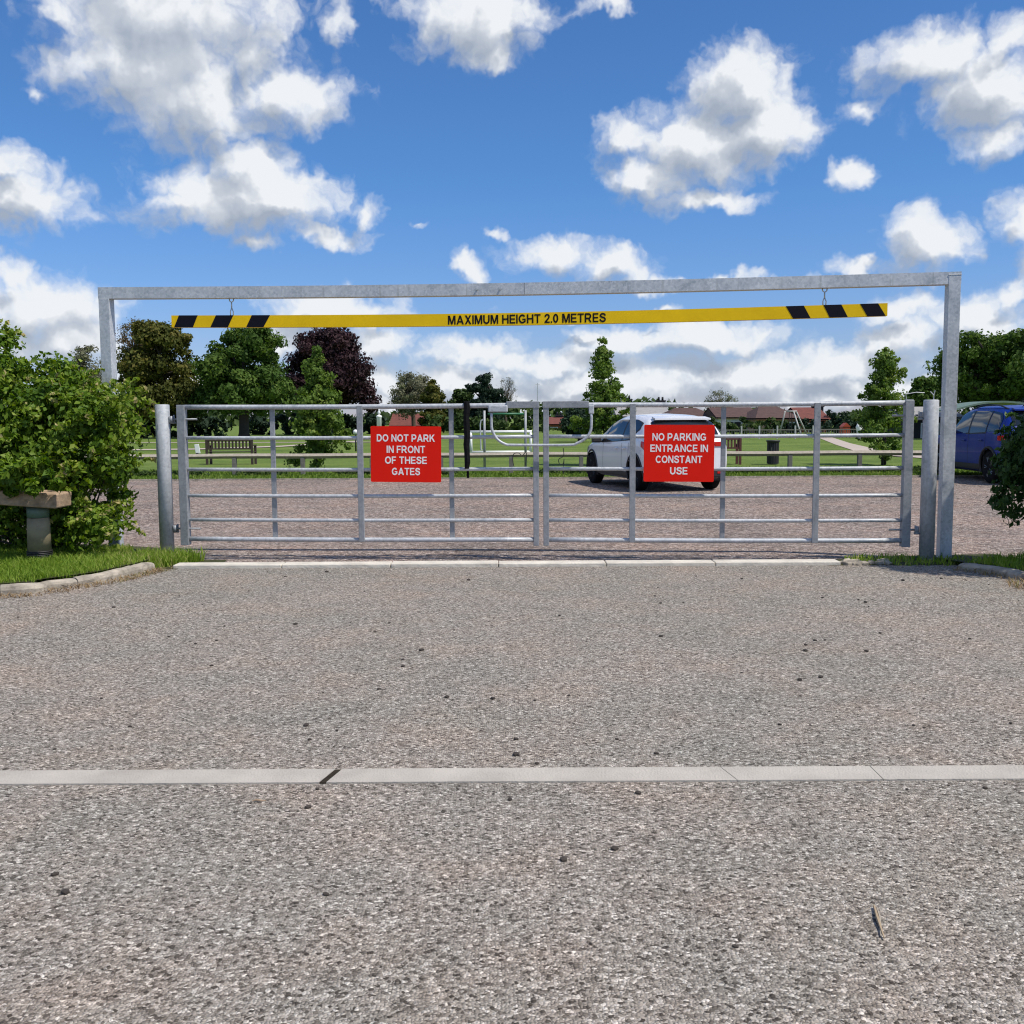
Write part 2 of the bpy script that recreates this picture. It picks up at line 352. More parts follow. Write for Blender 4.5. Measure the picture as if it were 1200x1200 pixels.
LS = 0.72
def make_tree(name, label, base, blobs, leaf, lm, nclump, nleaf, csize, trunk_r, trunk_h, bark='bark', group=None, cat='tree', limbs=14, droop=0.0, limb_r=0.35, trunk=True, fill=0.35):
    t = thing(name, label, cat, base, 0, group)
    p, nm, rnd, cc = crown_points(blobs, int(nclump*1.5), int(nleaf*2.0), csize*.85, fill)
    leaf_mesh('crown', p, leaf*LS*(0.6+0.8*rng.random(len(p))), lm, t, nrm=nm, rnd=rnd, droop=droop)
    if trunk:
        mb = MB(); top = Vector((0, 0, trunk_h))
        lean = Vector((random.uniform(-.03, .03)*trunk_h, 0, 0))
        mb.tube([(0, 0, -0.1), Vector((0, 0, trunk_h*0.1)), lean*0.5+top*0.5, lean+top], [trunk_r*1.45, trunk_r*1.05, trunk_r*0.9, trunk_r*0.6], 9)
        for i in range(limbs):
            c = Vector(cc[random.randrange(len(cc))]); s0 = Vector((0, 0, random.uniform(0.55, 1.0)*trunk_h)) + lean*0.8
            mid = s0.lerp(c, 0.5) + Vector((random.uniform(-.1, .1), random.uniform(-.1, .1), random.uniform(0, .12)))*(c-s0).length
            mb.tube([s0, mid, c], [trunk_r*limb_r*1.3, trunk_r*limb_r*0.8, trunk_r*0.08], 6)
        mb.build('trunk', MAT[bark], t)
    return t

# ------------------------------------------------------------------ ground
def sheet(name, pts, mat, z=None):
    return struct(mesh_obj(name, pts, [tuple(range(len(pts)))], mat))
def grid_sheet(name, x0, x1, y0, y1, nx, ny, zf, mat):
    vs = []; fs = []
    for j in range(ny+1):
        for i in range(nx+1):
            x = x0+(x1-x0)*i/nx; y = y0+(y1-y0)*j/ny; vs.append((x, y, zf(x, y)))
    for j in range(ny):
        for i in range(nx):
            a = j*(nx+1)+i; fs.append((a, a+1, a+nx+2, a+nx+1))
    return struct(mesh_obj(name, vs, fs, mat, None, True))
# one base sheet to the horizon
sheet('ground', [(-1500, -300, PARK-0.06), (1500, -300, PARK-0.06), (1500, 2500, PARK-0.06), (-1500, 2500, PARK-0.06)], MAT['lawn'])
def road_z(x, y): return 0.006*math.sin(x*0.9+y*0.4)*math.sin(y*0.7)
# drive is cut in two by the flush concrete strip
D1, D2 = gnd(600, 917.5).y, gnd(600, 901.5).y
KF, KB = 8.56, 8.73
grid_sheet('road', -16, 16, -8, D1, 32, 24, lambda x, y: 0.0, MAT['asphalt'])
grid_sheet('driveway', -16, 16, D2, KF, 32, 12, lambda x, y: 0.0, MAT['asphalt'])
# flush strip: separate lengths with joints
XJ = [-16, -12.1, -8.3, -4.5, gnd(388, 910).x, gnd(855, 910).x, gnd(1030, 910).x, 4.4, 8.2, 12, 16]
mb = MB()
for i in range(len(XJ)-1):
    a, b = XJ[i], XJ[i+1]; skew = 0.017 if i == 3 else 0.0; sk0 = 0.017 if i == 4 else 0.0
    gl_ = .013 if i == 4 else .0015; gr_ = .013 if i == 3 else .0015; tl_ = -0.016 if i == 4 else skew; tr0 = -0.016 if i == 5 else sk0
    y0, y1 = D1+0.001, D2-0.001
    mb.prism([(a+gl_-tr0, y0, -0.05), (b-gr_-tl_, y0, -0.05), (b-gr_+tl_, y1, -0.05), (a+gl_+tr0, y1, -0.05)], (0, 0, 0.056))
strip = struct(mb.build('kerb_strip', MAT['flush']))
mb = MB(); q_ = XJ[4]; mb.prism([(q_-.0125-.017, D1+.006, -.03), (q_+.006-.017, D1+.004, -.03), (q_+.010, (D1+D2)/2-.01, -.03), (q_+.0125+.022, D2-.03, -.03), (q_+.018+.017, D2-.002, -.03), (q_-.020+.017, D2-.004, -.03), (q_-.012, (D1+D2)/2+.02, -.03)], (0, 0, .0335)); struct(mb.build('joint_dirt', MAT['soil_and_gap']))
sheet('joint_bed', [(-16, D1, -0.012), (16, D1, -0.012), (16, D2, -0.012), (-16, D2, -0.012)], MAT['soil_and_gap'])

def park_z(x, y):
    t = min(1, max(0, (y-KB)/5.0)); t = t*t*(3-2*t)
    return -0.022*(1 if y > KB+0.05 else 0) + (PARK+0.022)*t + 0.008*math.sin(x*1.3+y*0.5)*math.sin(y*1.1-x*0.3)*min(1, (y-KB)*0.5)*(1 if y < 22 else 0)
EDGE = 24.0
grid_sheet('car_park', -32, 42, KB, EDGE, 150, 60, park_z, MAT['gravel'])
# slightly rolling lawn
def lawn_z(x, y): return PARK + 0.012*math.sin(x*0.35)*math.sin(y*0.21)*(1 if y > EDGE+1 else 0)
grid_sheet('lawn', -160, 180, EDGE+0.06, 320, 60, 90, lawn_z, MAT['lawn'])
eb = MB(); eb.box((-32, EDGE-0.0, PARK-0.2), (42, EDGE+0.06, PARK+0.035)); struct(eb.build('edging_kerb', MAT['kerb']))

# threshold kerb at the gate, slightly crooked lengths
x0 = gnd(212, 662).x; x1 = gnd(985, 662).x
th = thing('threshold_kerb', 'long low pale concrete kerb laid across the drive just in front of the gates', 'kerb', (0, (KF+KB)/2, 0))
xs = [x0, x0+0.92, x0+1.84, x0+2.75, x0+3.66, x0+4.58, x1]
for a, b in zip(xs[:-1], xs[1:]):
    m_ = MB(); z = 0.030+random.uniform(-.004, .004)
    m_.box((a+0.003, -0.083, -0.06), (b-0.003, 0.083, z), 0.008); m_.build('kerb_stone', MAT['pale_kerb'], th)
# broken end
m_ = MB()
for i in range(26):
    x = x1+random.uniform(0.02, 0.42); y = (KF+KB)/2+random.uniform(-.09, .08); s = random.uniform(.015, .04)
    m_.box((-s, -s*.8, -s*.5), (s, s*.8, s*.5), s*.25, Matrix.Translation((x, y, 0.01)) @ Matrix.Rotation(random.uniform(0, 3), 4, 'Z') @ Matrix.Rotation(random.uniform(-.6, .6), 4, 'X'))
tag(m_.build('rubble', MAT['kerb']), 'broken bits of pale concrete at the right end of the kerb by the gates', 'rubble', kind='stuff')
# strip of soil beside threshold
sheet('soil_patch', [(x1-0.1, KF-0.01, 0.002), (4.4, KF-0.05, 0.002), (4.4, 9.3, -0.01), (x1+0.3, 9.15, -0.01), (x1-.1, KB+.02, 0.0)], MAT['soil'])
sheet('dark_gap', [(x0-.3, KB, -0.016), (x1+.3, KB, -0.016), (x1+.3, KB+0.10, -0.016), (x0-.3, KB+0.07, -0.016)], MAT['soil_and_gap'])  # darkness of the gap behind the threshold, put in as a dark strip
sheet('soil_edge', [(-16, KF, -0.035), (16, KF, -0.035), (16, KB, -0.035), (-16, KB, -0.035)], MAT['soil'])
sheet('soil_corner', [(-3.75, KF-.02, 0.002), (x0+.02, KF-.02, 0.002), (x0+.35, KB+.03, 0.002), (x0+0.3, 9.15, -0.008), (-3.9, 9.3, -0.008)], MAT['soil'])

# ---- verges with kerbs
def smooth_path(pts, n=8):
    out = []
    P = [Vector(p) for p in pts]; P = [P[0]*2-P[1]] + P + [P[-1]*2-P[-2]]
    for i in range(1, len(P)-2):
        for k in range(n):
            t = k/n
            out.append(0.5*((2*P[i]) + (-P[i-1]+P[i+1])*t + (2*P[i-1]-5*P[i]+4*P[i+1]-P[i+2])*t*t + (-P[i-1]+3*P[i]-3*P[i+1]+P[i+2])*t*t*t))
    out.append(P[-2]); return out
def kerb_line(name, label, path, side, h, width=0.12, hend=None, names='kerb_stone'):
    """path of the kerb foot; side=+1 verge lies to the left of travel"""
    t = thing(name, label, 'kerb', (path[0].x, path[0].y, 0)); o = Vector((path[0].x, path[0].y, 0))
    n = len(path); seg = 0; cur = []
    L = 0; stones = [[path[0]]]
    for a, b in zip(path[:-1], path[1:]):
        L += (b-a).length; stones[-1].append(b)
        if L > 0.62: stones.append([b]); L = 0
    tot = sum((b-a).length for a, b in zip(path[:-1], path[1:])); run = 0
    for st in stones:
        if len(st) < 2: continue
        m = MB(); rings = []
        dz = random.uniform(-.006, .006); ofs = random.uniform(-.005, .005)
        for i, p in enumerate(st):
            tan = (st[min(i+1, len(st)-1)]-st[max(i-1, 0)]).normalized(); nr = Vector((-tan.y, tan.x, 0))*side
            if i == 0: p = p + tan*0.004
            if i == len(st)-1: p = p - tan*0.004
            if i: run += (st[i]-st[i-1]).length
            hh = h if hend is None else h+(hend-h)*run/tot
            w = width; j = random.uniform(-.009, .009); dz += random.uniform(-.004, .004)
            prof = [(0, -0.05), (0.0+j, hh*0.55), (0.012, hh*0.85+dz), (0.035, hh+dz), (w-0.01, hh+dz+.002), (w, hh-0.02+dz), (w, -0.05)]
            rings.append([m.bm.verts.new(p + nr*(q[0]+ofs) + Vector((0, 0, q[1])) - o) for q in prof])
        for a, b in zip(rings[:-1], rings[1:]):
            for j in range(len(a)-1): m.bm.faces.new((a[j], b[j], b[j+1], a[j+1]))
        m.bm.faces.new(rings[0]); m.bm.faces.new(rings[-1][::-1])
        m.build(names, MAT['kerb'], t)
    return t
kl = smooth_path([Vector((-15, 4.6, 0)), Vector((-9, 5.6, 0)), Vector((-6, 6.45, 0)), gnd(0, 698), gnd(60, 691), gnd(120, 682), gnd(160, 673), gnd(183, 667)], 8)
kl = [Vector((p.x, p.y, 0)) for p in kl]
kerb_line('verge_kerb', 'weathered pale kerb edging the grass verge in front of the left hedge', kl, 1, 0.085, 0.08, 0.06)
kr = smooth_path([gnd(1122, 667), gnd(1160, 672), gnd(1200, 681), gnd(1260, 695), Vector((6.5, 6.3, 0)), Vector((9.5, 5.4, 0)), Vector((15, 4.6, 0))], 8)
kr = [Vector((p.x, p.y, 0)) for p in kr]
kerb_line('verge_kerb', 'low weathered kerb edging the shaded verge at the right gatepost', kr, 1, 0.05, 0.10, 0.10)
def verge(name, path, back, z):
    pts = [(p.x, p.y, z) for p in path] + back
    m = MB(); f = m.bm.faces.new([m.bm.verts.new(q) for q in pts]); bmesh.ops.triangulate(m.bm, faces=[f])
    return struct(m.build(name, MAT['soil']))
def off_path(path, d):
    out = []
    for i, p in enumerate(path):
        tan = (path[min(i+1, len(path)-1)]-path[max(i-1, 0)]).normalized(); out.append(p+Vector((-tan.y, tan.x, 0))*d)
    return out
vl = off_path(kl, 0.08); vr = off_path(kr, 0.09)
verge('verge', vl, [(-3.35, 8.75, 0.03), (-3.35, 9.95, 0.0), (-4.2, 10.3, -0.0), (-15, 10.6, 0.06)], 0.075)
verge('verge', vr, [(15, 9.6, 0.05), (5.2, 8.95, 0.02), (4.3, 8.85, 0.0), (3.75, 8.95, 0.0)], 0.05)

# ---- grass blades
def in_poly(x, y, P):
    P = np.array(P); inside = np.zeros(len(x), bool); j = len(P)-1
    for i in range(len(P)):
        c = ((P[i, 1] > y) != (P[j, 1] > y)) & (x < (P[j, 0]-P[i, 0])*(y-P[i, 1])/(P[j, 1]-P[i, 1]+1e-12)+P[i, 0]); inside ^= c; j = i
    return inside
def blades(name, poly, n, h, w, z, mat, label, clump=0.0, zf=None, lean=0.45):
    P = np.array([(p[0], p[1]) for p in poly]); lo, hi = P.min(0), P.max(0)
    x = rng.uniform(lo[0], hi[0], n*3); y = rng.uniform(lo[1], hi[1], n*3)
    k = in_poly(x, y, P); x, y = x[k][:n], y[k][:n]
    if clump:
        q = np.sin(x*7+3*np.sin(y*5))*np.sin(y*9+2*np.sin(x*4)); kk = q > rng.uniform(-1, 1, len(x))*1.2 - clump; x, y = x[kk], y[kk]
    m = len(x); z0 = np.full(m, z) if zf is None else np.array([zf(a, b) for a, b in zip(x, y)])
    hh = h*(0.35+0.9*rng.random(m)**1.3); a = rng.uniform(0, 2*np.pi, m); ww = w*(0.6+0.8*rng.random(m))
    l = rng.normal(size=(m, 2))*lean*hh[:, None]
    v = np.empty((m, 5, 3)); ca, sa = np.cos(a)*ww/2, np.sin(a)*ww/2
    v[:, 0] = np.c_[x-ca, y-sa, z0-.01]; v[:, 1] = np.c_[x+ca, y+sa, z0-.01]
    v[:, 2] = np.c_[x-ca*.8+l[:, 0]*.35, y-sa*.8+l[:, 1]*.35, z0+hh*.6]; v[:, 3] = np.c_[x+ca*.8+l[:, 0]*.35, y+sa*.8+l[:, 1]*.35, z0+hh*.6]
    v[:, 4] = np.c_[x+l[:, 0], y+l[:, 1], z0+hh]
    i = np.arange(m)[:, None]*5
    f = np.concatenate([i+[[0, 1, 3]], i+[[0, 3, 2]], i+[[2, 3, 4]]], 1).reshape(-1, 3)
    r_ = np.repeat(np.clip(rng.random(m)*.75+.25*(np.sin(x*3+y*2)*.5+.5), 0, 1), 3)
    return tag(raw_tri(name, v.reshape(-1, 3), f, r_, mat), label, 'grass', kind='stuff')
polyl = [(p.x, p.y) for p in vl if p.x > -6.5] + [(-3.38, 8.78), (-3.5, 9.4), (-6.5, 9.6)]
blades('grass', polyl, 60000, 0.05, 0.006, 0.07, G_BLADE, 'bright green grass growing on the verge below the left hedge')
polyr = [(p.x, p.y) for p in vr if p.x < 6.5] + [(6.5, 8.95), (4.4, 8.75), (4.0, 8.6)]
blades('grass', polyr, 15000, 0.05, 0.006, 0.05, G_BLADE, 'bright green grass on the verge at the right edge beyond the kerb')
blades('grass', [(-3.42, 8.62), (-3.0, 8.58), (-2.86, 8.74), (-2.75, 9.1), (-3.3, 9.25), (-3.5, 8.9)], 3000, 0.11, 0.008, 0.0, G_BLADE, 'tufts of green grass round the foot of the left round gatepost', 0.4)
blades('grass', [(2.85, 8.7), (3.25, 8.5), (3.9, 8.42), (3.95, 9.0), (3.2, 9.1), (2.9, 8.95)], 1000, 0.05, 0.008, 0.0, G_BLADE, 'yellowish weeds round the foot of the right round gatepost', 0.3)
dp = [(p.x, p.y) for p in off_path(kl, -0.16) if p.x > -6] ; dq = [(p.x, p.y) for p in kl if p.x > -6]
blades('dry_grass', dp+dq[::-1], 9000, 0.028, 0.008, 0.0, G_DRY, 'dry tan grass clippings along the foot of the left kerb', 0.2, lean=2.0)
dp = [(p.x, p.y) for p in off_path(kr, -0.12) if p.x < 6]; dq = [(p.x, p.y) for p in kr if p.x < 6]
blades('dry_grass', dp+dq[::-1], 3600, 0.045, 0.007, 0.0, G_DRY, 'straggly weeds along the foot of the right kerb', 0.4, lean=1.2)
blades('grass', [(-16, EDGE+.02), (19, EDGE+.02), (19, EDGE+4.5), (-16, EDGE+4.5)], 60000, 0.07, 0.03, PARK, G_LAWNB, 'short grass of the lawn edge beyond the car park')
# rough tufts under the rail
def tufts():
    out = []
    for i in range(26):
        cx = random.uniform(-9.5, 10); cy = 25.8+random.uniform(-.25, .25); s = random.uniform(.1, .4)
        n = int(220*s/.3); out.append(np.c_[rng.normal(cx, s, n), rng.normal(cy, .12, n), np.full(n, PARK)+rng.random(n)*0.13])
    p = np.concatenate(out); tag(leaf_mesh('tall_grass', p, np.full(len(p), 0.05), G_HEDGE, None, elong=2.6), 'rough unmown grass tufts beneath the knee rail', 'grass', kind='stuff')
tufts()

# loose grit and pebbles on the drive
m_ = MB()
for i in range(150):
    y = random.choice([random.uniform(2.2, 8.4), random.uniform(3.8, 8.4)]); x = random.uniform(-0.55, 0.55)*y*1.05
    if D1-0.03 < y < D2+0.03: continue
    s = random.choice([0.004, 0.006, 0.008, 0.012])*random.uniform(.7, 1.2)
    bmesh.ops.create_icosphere(m_.bm, subdivisions=1, radius=1, matrix=Matrix.Translation((x, y, s*.35)) @ Matrix.Rotation(random.uniform(0, 3), 4, 'Z') @ Matrix.Diagonal((s*1.3, s, s*.6, 1)))
tag(m_.build('grit', MAT['barkd']), 'dark loose specks of grit scattered over the tarmac', 'grit', kind='stuff')
p = gnd(1030, 1085); t = thing('twig', 'small pale dry twig lying on the tarmac near the camera', 'twig', (p.x, p.y, 0), 0.0)
a, b, c = gnd(1024, 1064)-Vector(t.location), gnd(1028, 1080)-Vector(t.location), gnd(1036, 1102)-Vector(t.location)
m_ = MB(); m_.tube([a+Vector((0, 0, .006)), b+Vector((0, 0, .010)), c+Vector((0, 0, .006))], [.003, .0045, .002], 6); m_.build('stem', MAT['twig'], t)
m_ = MB(); m_.tube([a+Vector((.006, 0, .006)), b+Vector((.008, .004, .008)), c+Vector((-.004, .012, .005))], [.0015, .003, .0015], 6); m_.build('husk', MAT['timber'], t)
p = gnd(303, 940); m_ = MB()
m_.tube([(-.022, 0, .004), (-.008, .002, .007), (.008, -.001, .006), (.024, .002, .004)], [.001, .0035, .003, .001], 6)
o = m_.build('dead_leaf', MAT['slab']); o.location = (p.x, p.y, 0); tag(o, 'thin curled brown leaf on the tarmac just below the concrete strip', 'leaf')

# ------------------------------------------------------------------ gates
class Plane:
    """vertical plane through two ground points; local frame (t along, z up)"""
    def __init__(s, A, B):
        s.A = Vector((A[0], A[1], 0)); s.B = Vector((B[0], B[1], 0)); s.d = (s.B-s.A).normalized(); s.n = Vector((s.d.y, -s.d.x, 0)); s.ang = math.atan2(s.d.y, s.d.x)
    def loc(s, px, py, off=0.0):
        r_ = ray(px, py); k = ((s.A+s.n*off-CP).dot(s.n))/r_.dot(s.n); P = CP+r_*k; return (P-s.A).dot(s.d), P.z
    def pt(s, px, py, off=0.0):
        t_, z = s.loc(px, py, off); return s.A+s.n*off+s.d*t_+Vector((0, 0, z))
def ptx(px, Y): 
    p = at(px, 560, Y); return (p.x, p.y)
GP = Plane(ptx(215.5, 9.36), ptx(1062.5, 8.95))
GZ = [1.365, 1.086, 0.799, 0.559, 0.338, 0.160]
def tz(px, py=560): return GP.loc(px, py)[0]
def gate(label, pa, pb, hinge_left, ups_front, ups_back, box_from):
    base = GP.A + GP.d*tz(pa); t = thing('field_gate', label, 'gate', base, GP.ang, 'pair of galvanised gates'); T0 = tz(pa)
    def lx(px): return tz(px)-T0
    W = lx(pb)
    # stiles (square hollow section)
    for (x, nm) in ((0.0, 'hinge_stile' if hinge_left else 'meeting_stile'), (W, 'meeting_stile' if hinge_left else 'hinge_stile')):
        hw = 0.037 if 'hinge' in nm else 0.025
        m = MB(); m.box((x-hw, -hw, 0.105), (x+hw, hw, 1.385), 0.004); m.build(nm, MAT['galv'], t)
    for i, z in enumerate(GZ):
        r_ = 0.0215 if i in (0, 5) else 0.0165
        m = MB(); xa, xb = 0.03, W-0.02
        if not hinge_left: xa, xb = 0.02, W-0.03
        bow = 0.0
        pts = [(xa+(xb-xa)*k/10, 0, z - 0.006*math.sin(math.pi*k/10)) for k in range(11)]
        m.tube(pts, r_, 12); m.build('rail', MAT['galvd'], t)
    for px in ups_front:
        x = lx(px); m = MB(); m.box((x-0.026, -0.040, 0.14), (x+0.026, -0.014, 1.37), 0.003); m.build('upright', MAT['galv'], t)
    for px in ups_back:
        x = lx(px); m = MB(); m.box((x-0.021, 0.012, 0.16), (x+0.021, 0.038, 1.36), 0.003); m.build('upright', MAT['galv'], t)
    # square latch housing round the top rail near the meeting stile
    xa, xb = (lx(box_from), W+0.03) if hinge_left else (-0.03, lx(box_from))
    m = MB(); m.box((xa, -0.030, 1.338), (xb, 0.030, 1.398), 0.004); m.build('latch_housing', MAT['galv'], t)
    # hinges
    hx = -1 if hinge_left else 1; x = 0 if hinge_left else W
    for z in (1.255, 0.255):
        m = MB()
        m.tube([(x-hx*0.14, 0, z), (x+hx*0.085, 0, z)], 0.009, 8)
        m.lathe([(0.012, -0.03), (0.02, -0.03), (0.02, 0.03), (0.012, 0.03)], (x+hx*0.10, 0, z), 14)
        m.lathe([(0.018, -0.008), (0.018, 0.008)], (x+hx*0.045, 0, z), 6, 'X') if False else None
        m.build('hinge', MAT['galv'], t)
    return t, lx, W
gl, lxl, WL = gate('galvanised steel gate leaf on the left carrying the DO NOT PARK sign', 215.5, 628.3, True, [423.5], [320, 529], 594)
gr, lxr, WR = gate('galvanised steel gate leaf on the right carrying the NO PARKING sign', 640, 1062.5, False, [741, 955.5], [847.5], 690)
# swing-over latch loop of the left leaf
def L3(px, py, off=0.075):
    t_, z = GP.loc(px, py, off); return Vector((t_-tz(215.5), -off, z))
m = MB()
ctrl = [L3(576, 484), L3(576, 500), L3(578, 507), L3(583, 515), L3(592, 520.5), L3(603, 521.5), L3(665, 521.5), L3(676, 519.5), L3(687, 513), L3(692, 505), L3(693, 497), L3(693, 484)]
m.tube(smooth_path(ctrl, 4), 0.0125, 10); m.build('latch_loop', MAT['galvd'], gl)
m = MB(); a, b = L3(572, 475), L3(595, 483); m.box((a.x, -0.10, b.z), (b.x, -0.045, a.z), 0.01); m.build('latch_bracket', MAT['galvd'], gl); m = MB(); a, b = L3(690, 475), L3(696, 485); m.box((a.x, -0.09, b.z), (b.x, -0.03, a.z), 0.006)
m.build('latch_clip', MAT['galvd'], gl)
# small bracket with spike on top of the right hinge stile
m = MB(); m.box((WR-0.03, -0.03, 1.387), (WR+0.03, 0.03, 1.394)); m.tube([(WR-0.02, 0, 1.39), (WR-0.03, 0, 1.44), (WR+0.06, 0, 1.455), (WR+0.13, 0, 1.45)], 0.004, 6)
m.build('hinge_cap', MAT['galvd'], gr)

# round gateposts
def gpost(px, base_y, Y, label):
    p = at(px, base_y, Y); t = thing('gatepost', label, 'gatepost', (p.x, p.y, 0), 0, 'round galvanised gateposts')
    m = MB(); m.lathe([(0.064, -0.1), (0.064, 1.383), (0.060, 1.388)], n=36); m.build('post', MAT['galvp'], t)
    m = MB(); m.lathe([(0.0, 1.3881), (0.054, 1.3881), (0.054, 1.391), (0.0, 1.391)], n=28); m.build('post_cap', MAT['galvd'], t)
    return t, p
tl, pl = gpost(193, 560, 9.38, 'round galvanised post at the left end of the gates beside the hedge')
tr, pr_ = gpost(1088.5, 560, 8.93, 'round galvanised post at the right end of the gates beside the square frame leg')
for t, sx in ((tl, 1), (tr, -1)):
    for z in (1.225, 0.225):
        m = MB(); m.tube([(0.06*sx, 0, z), (0.115*sx, 0, z)], 0.010, 8); m.tube([(0.105*sx, 0, z-0.01), (0.105*sx, 0, z+0.07)], 0.008, 8); m.build('hinge_pin', MAT['galv'], t)
m = MB(); m.tube([(0.02, 0, 1.39), (0.02, 0, 1.43), (0.03, 0.0, 1.47)], 0.004, 6); m.tube([(0.02, 0, 1.43), (-0.01, 0, 1.46)], 0.004, 6); m.build('wire_stub', MAT['galvd'], tr)

# red signs (lettered plates)
def arc(cx, cy, rx, ry, a0, a1, n=12):
    return [(cx+rx*math.cos(R(a0+(a1-a0)*k/n)), cy+ry*math.sin(R(a0+(a1-a0)*k/n))) for k in range(n+1)]
def rct(x0, y0, x1, y1): return ('f', [(x0, y0), (x1, y0), (x1, y1), (x0, y1)])
GL = {
 'A': (.98, [('f', [(0, 0), (.22, 0), (.60, 1), (.38, 1)]), ('f', [(.76, 0), (.98, 0), (.60, 1), (.38, 1)]), ('f', [(.24, .21), (.74, .21), (.68, .37), (.30, .37)])]),
 'M': (1.02, [rct(0, 0, .19, 1), rct(.83, 0, 1.02, 1), ('f', [(.02, 1), (.27, 1), (.60, 0), (.42, 0)]), ('f', [(.75, 1), (1.0, 1), (.60, 0), (.42, 0)])]),
 'N': (.88, [rct(0, 0, .19, 1), rct(.69, 0, .88, 1), ('f', [(.0, 1), (.21, 1), (.88, 0), (.67, 0)])]),
 'K': (.92, [rct(0, 0, .2, 1), ('f', [(.19, .28), (.19, .54), (.60, 1), (.87, 1)]), ('f', [(.33, .52), (.47, .66), (.93, 0), (.67, 0)])]),
 'X': (.90, [('f', [(0, 0), (.25, 0), (.88, 1), (.64, 1)]), ('f', [(.65, 0), (.90, 0), (.26, 1), (.02, 1)])]),
 'E': (.76, [rct(0, 0, .2, 1), rct(.19, 0, .76, .165), rct(.19, .42, .71, .58), rct(.19, .835, .74, 1)]),
 'F': (.70, [rct(0, 0, .2, 1), rct(.19, .40, .62, .565), rct(.19, .835, .70, 1)]),
 'H': (.87, [rct(0, 0, .2, 1), rct(.67, 0, .87, 1), rct(.19, .42, .68, .59)]),
 'I': (.20, [rct(0, 0, .2, 1)]),
 'T': (.82, [rct(0, .835, .82, 1), rct(.31, 0, .51, .84)]),
 'D': (.87, [rct(0, 0, .2, 1), ('s', [(.15, .083)] + arc(.36, .5, .41, .417, -90, 90) + [(.15, .917)])]),
 'O': (1.0, [('s', arc(.5, .5, .40, .415, 0, 180)), ('s', arc(.5, .5, .40, .415, 178, 362))]),
 'C': (.92, [('s', arc(.49, .5, .39, .415, 38, 322, 20))]),
 'G': (.98, [('s', arc(.49, .5, .39, .415, 38, 305, 20)), ('s', [(.66, .13), (.86, .24)]), rct(.76, .14, .94, .53), rct(.50, .38, .77, .53)]),
 'P': (.82, [rct(0, 0, .2, 1), ('s', [(.15, .917)] + arc(.48, .66, .24, .257, 90, -90) + [(.15, .403)])]),
 'R': (.92, [rct(0, 0, .2, 1), ('s', [(.15, .917)] + arc(.52, .675, .23, .242, 90, -90) + [(.15, .433)]), ('f', [(.36, .44), (.60, .44), (.92, 0), (.68, 0)])]),
 'S': (.84, [('s', [(.745, .70), (.70, .84), (.57, .905), (.42, .917), (.25, .89), (.145, .80), (.14, .68), (.23, .59), (.42, .53), (.62, .47), (.735, .37), (.745, .24), (.66, .13), (.50, .085), (.40, .083), (.24, .12), (.13, .20), (.095, .34)])]),
 'U': (.86, [('s', [(.1, 1), (.1, .6)] + arc(.43, .40, .33, .315, 180, 360) + [(.76, .6), (.76, 1)])]),
 '2': (.70, [('s', [(.09, .68), (.13, .82), (.23, .90), (.36, .917), (.51, .88), (.59, .78), (.59, .66), (.52, .53), (.38, .38), (.20, .21), (.12, .10)]), rct(.0, 0, .69, .165)]),
 '0': (.68, [('s', arc(.34, .5, .245, .415, 0, 180)), ('s', arc(.34, .5, .245, .415, 178, 362))]),
 '.': (.19, [rct(0, 0, .19, .19)]), ' ': (.28, [])}
def text_mesh(name, body, mat, parent, loc, W, H, gap=.12):
    """bold grotesque capitals built from filled shapes and thick strokes, W wide and H tall, in the local xz plane"""
    tot = sum(GL[c][0] for c in body)+gap*(len(body)-1); kx = W/tot; x = -W/2; m = MB(); lay = 0
    def add(pts):
        nonlocal lay
        lay = (lay+1) % 9; d = 0.0008+lay*0.00006
        m.prism([(x+p[0]*kx, 0, (p[1]-.5)*H) for p in pts], (0, -d, 0))
    for c in body:
        w, parts = GL[c]
        for kd, pts in parts:
            if kd == 'f': add(pts)
            else:
                hw = .098; n = len(pts); Lf = []; Rt = []
                for i, p in enumerate(pts):
                    a = pts[max(i-1, 0)]; b = pts[min(i+1, n-1)]; dx, dy = b[0]-a[0], b[1]-a[1]; l = math.hypot(dx, dy); nx, ny = -dy/l, dx/l
                    hx = hw*1.06
                    Lf.append((p[0]+nx*hx, p[1]+ny*hw)); Rt.append((p[0]-nx*hx, p[1]-ny*hw))
                for i in range(n-1): m.prism([(x+q[0]*kx, 0, (q[1]-.5)*H) for q in (Lf[i], Lf[i+1], Rt[i+1], Rt[i])], (0, -0.0008-lay*0.00006-.00003*(i % 2), 0))
                lay = (lay+1) % 9
        x += (w+gap)*kx
    o = m.build(name, mat, parent); o.location = loc; return o
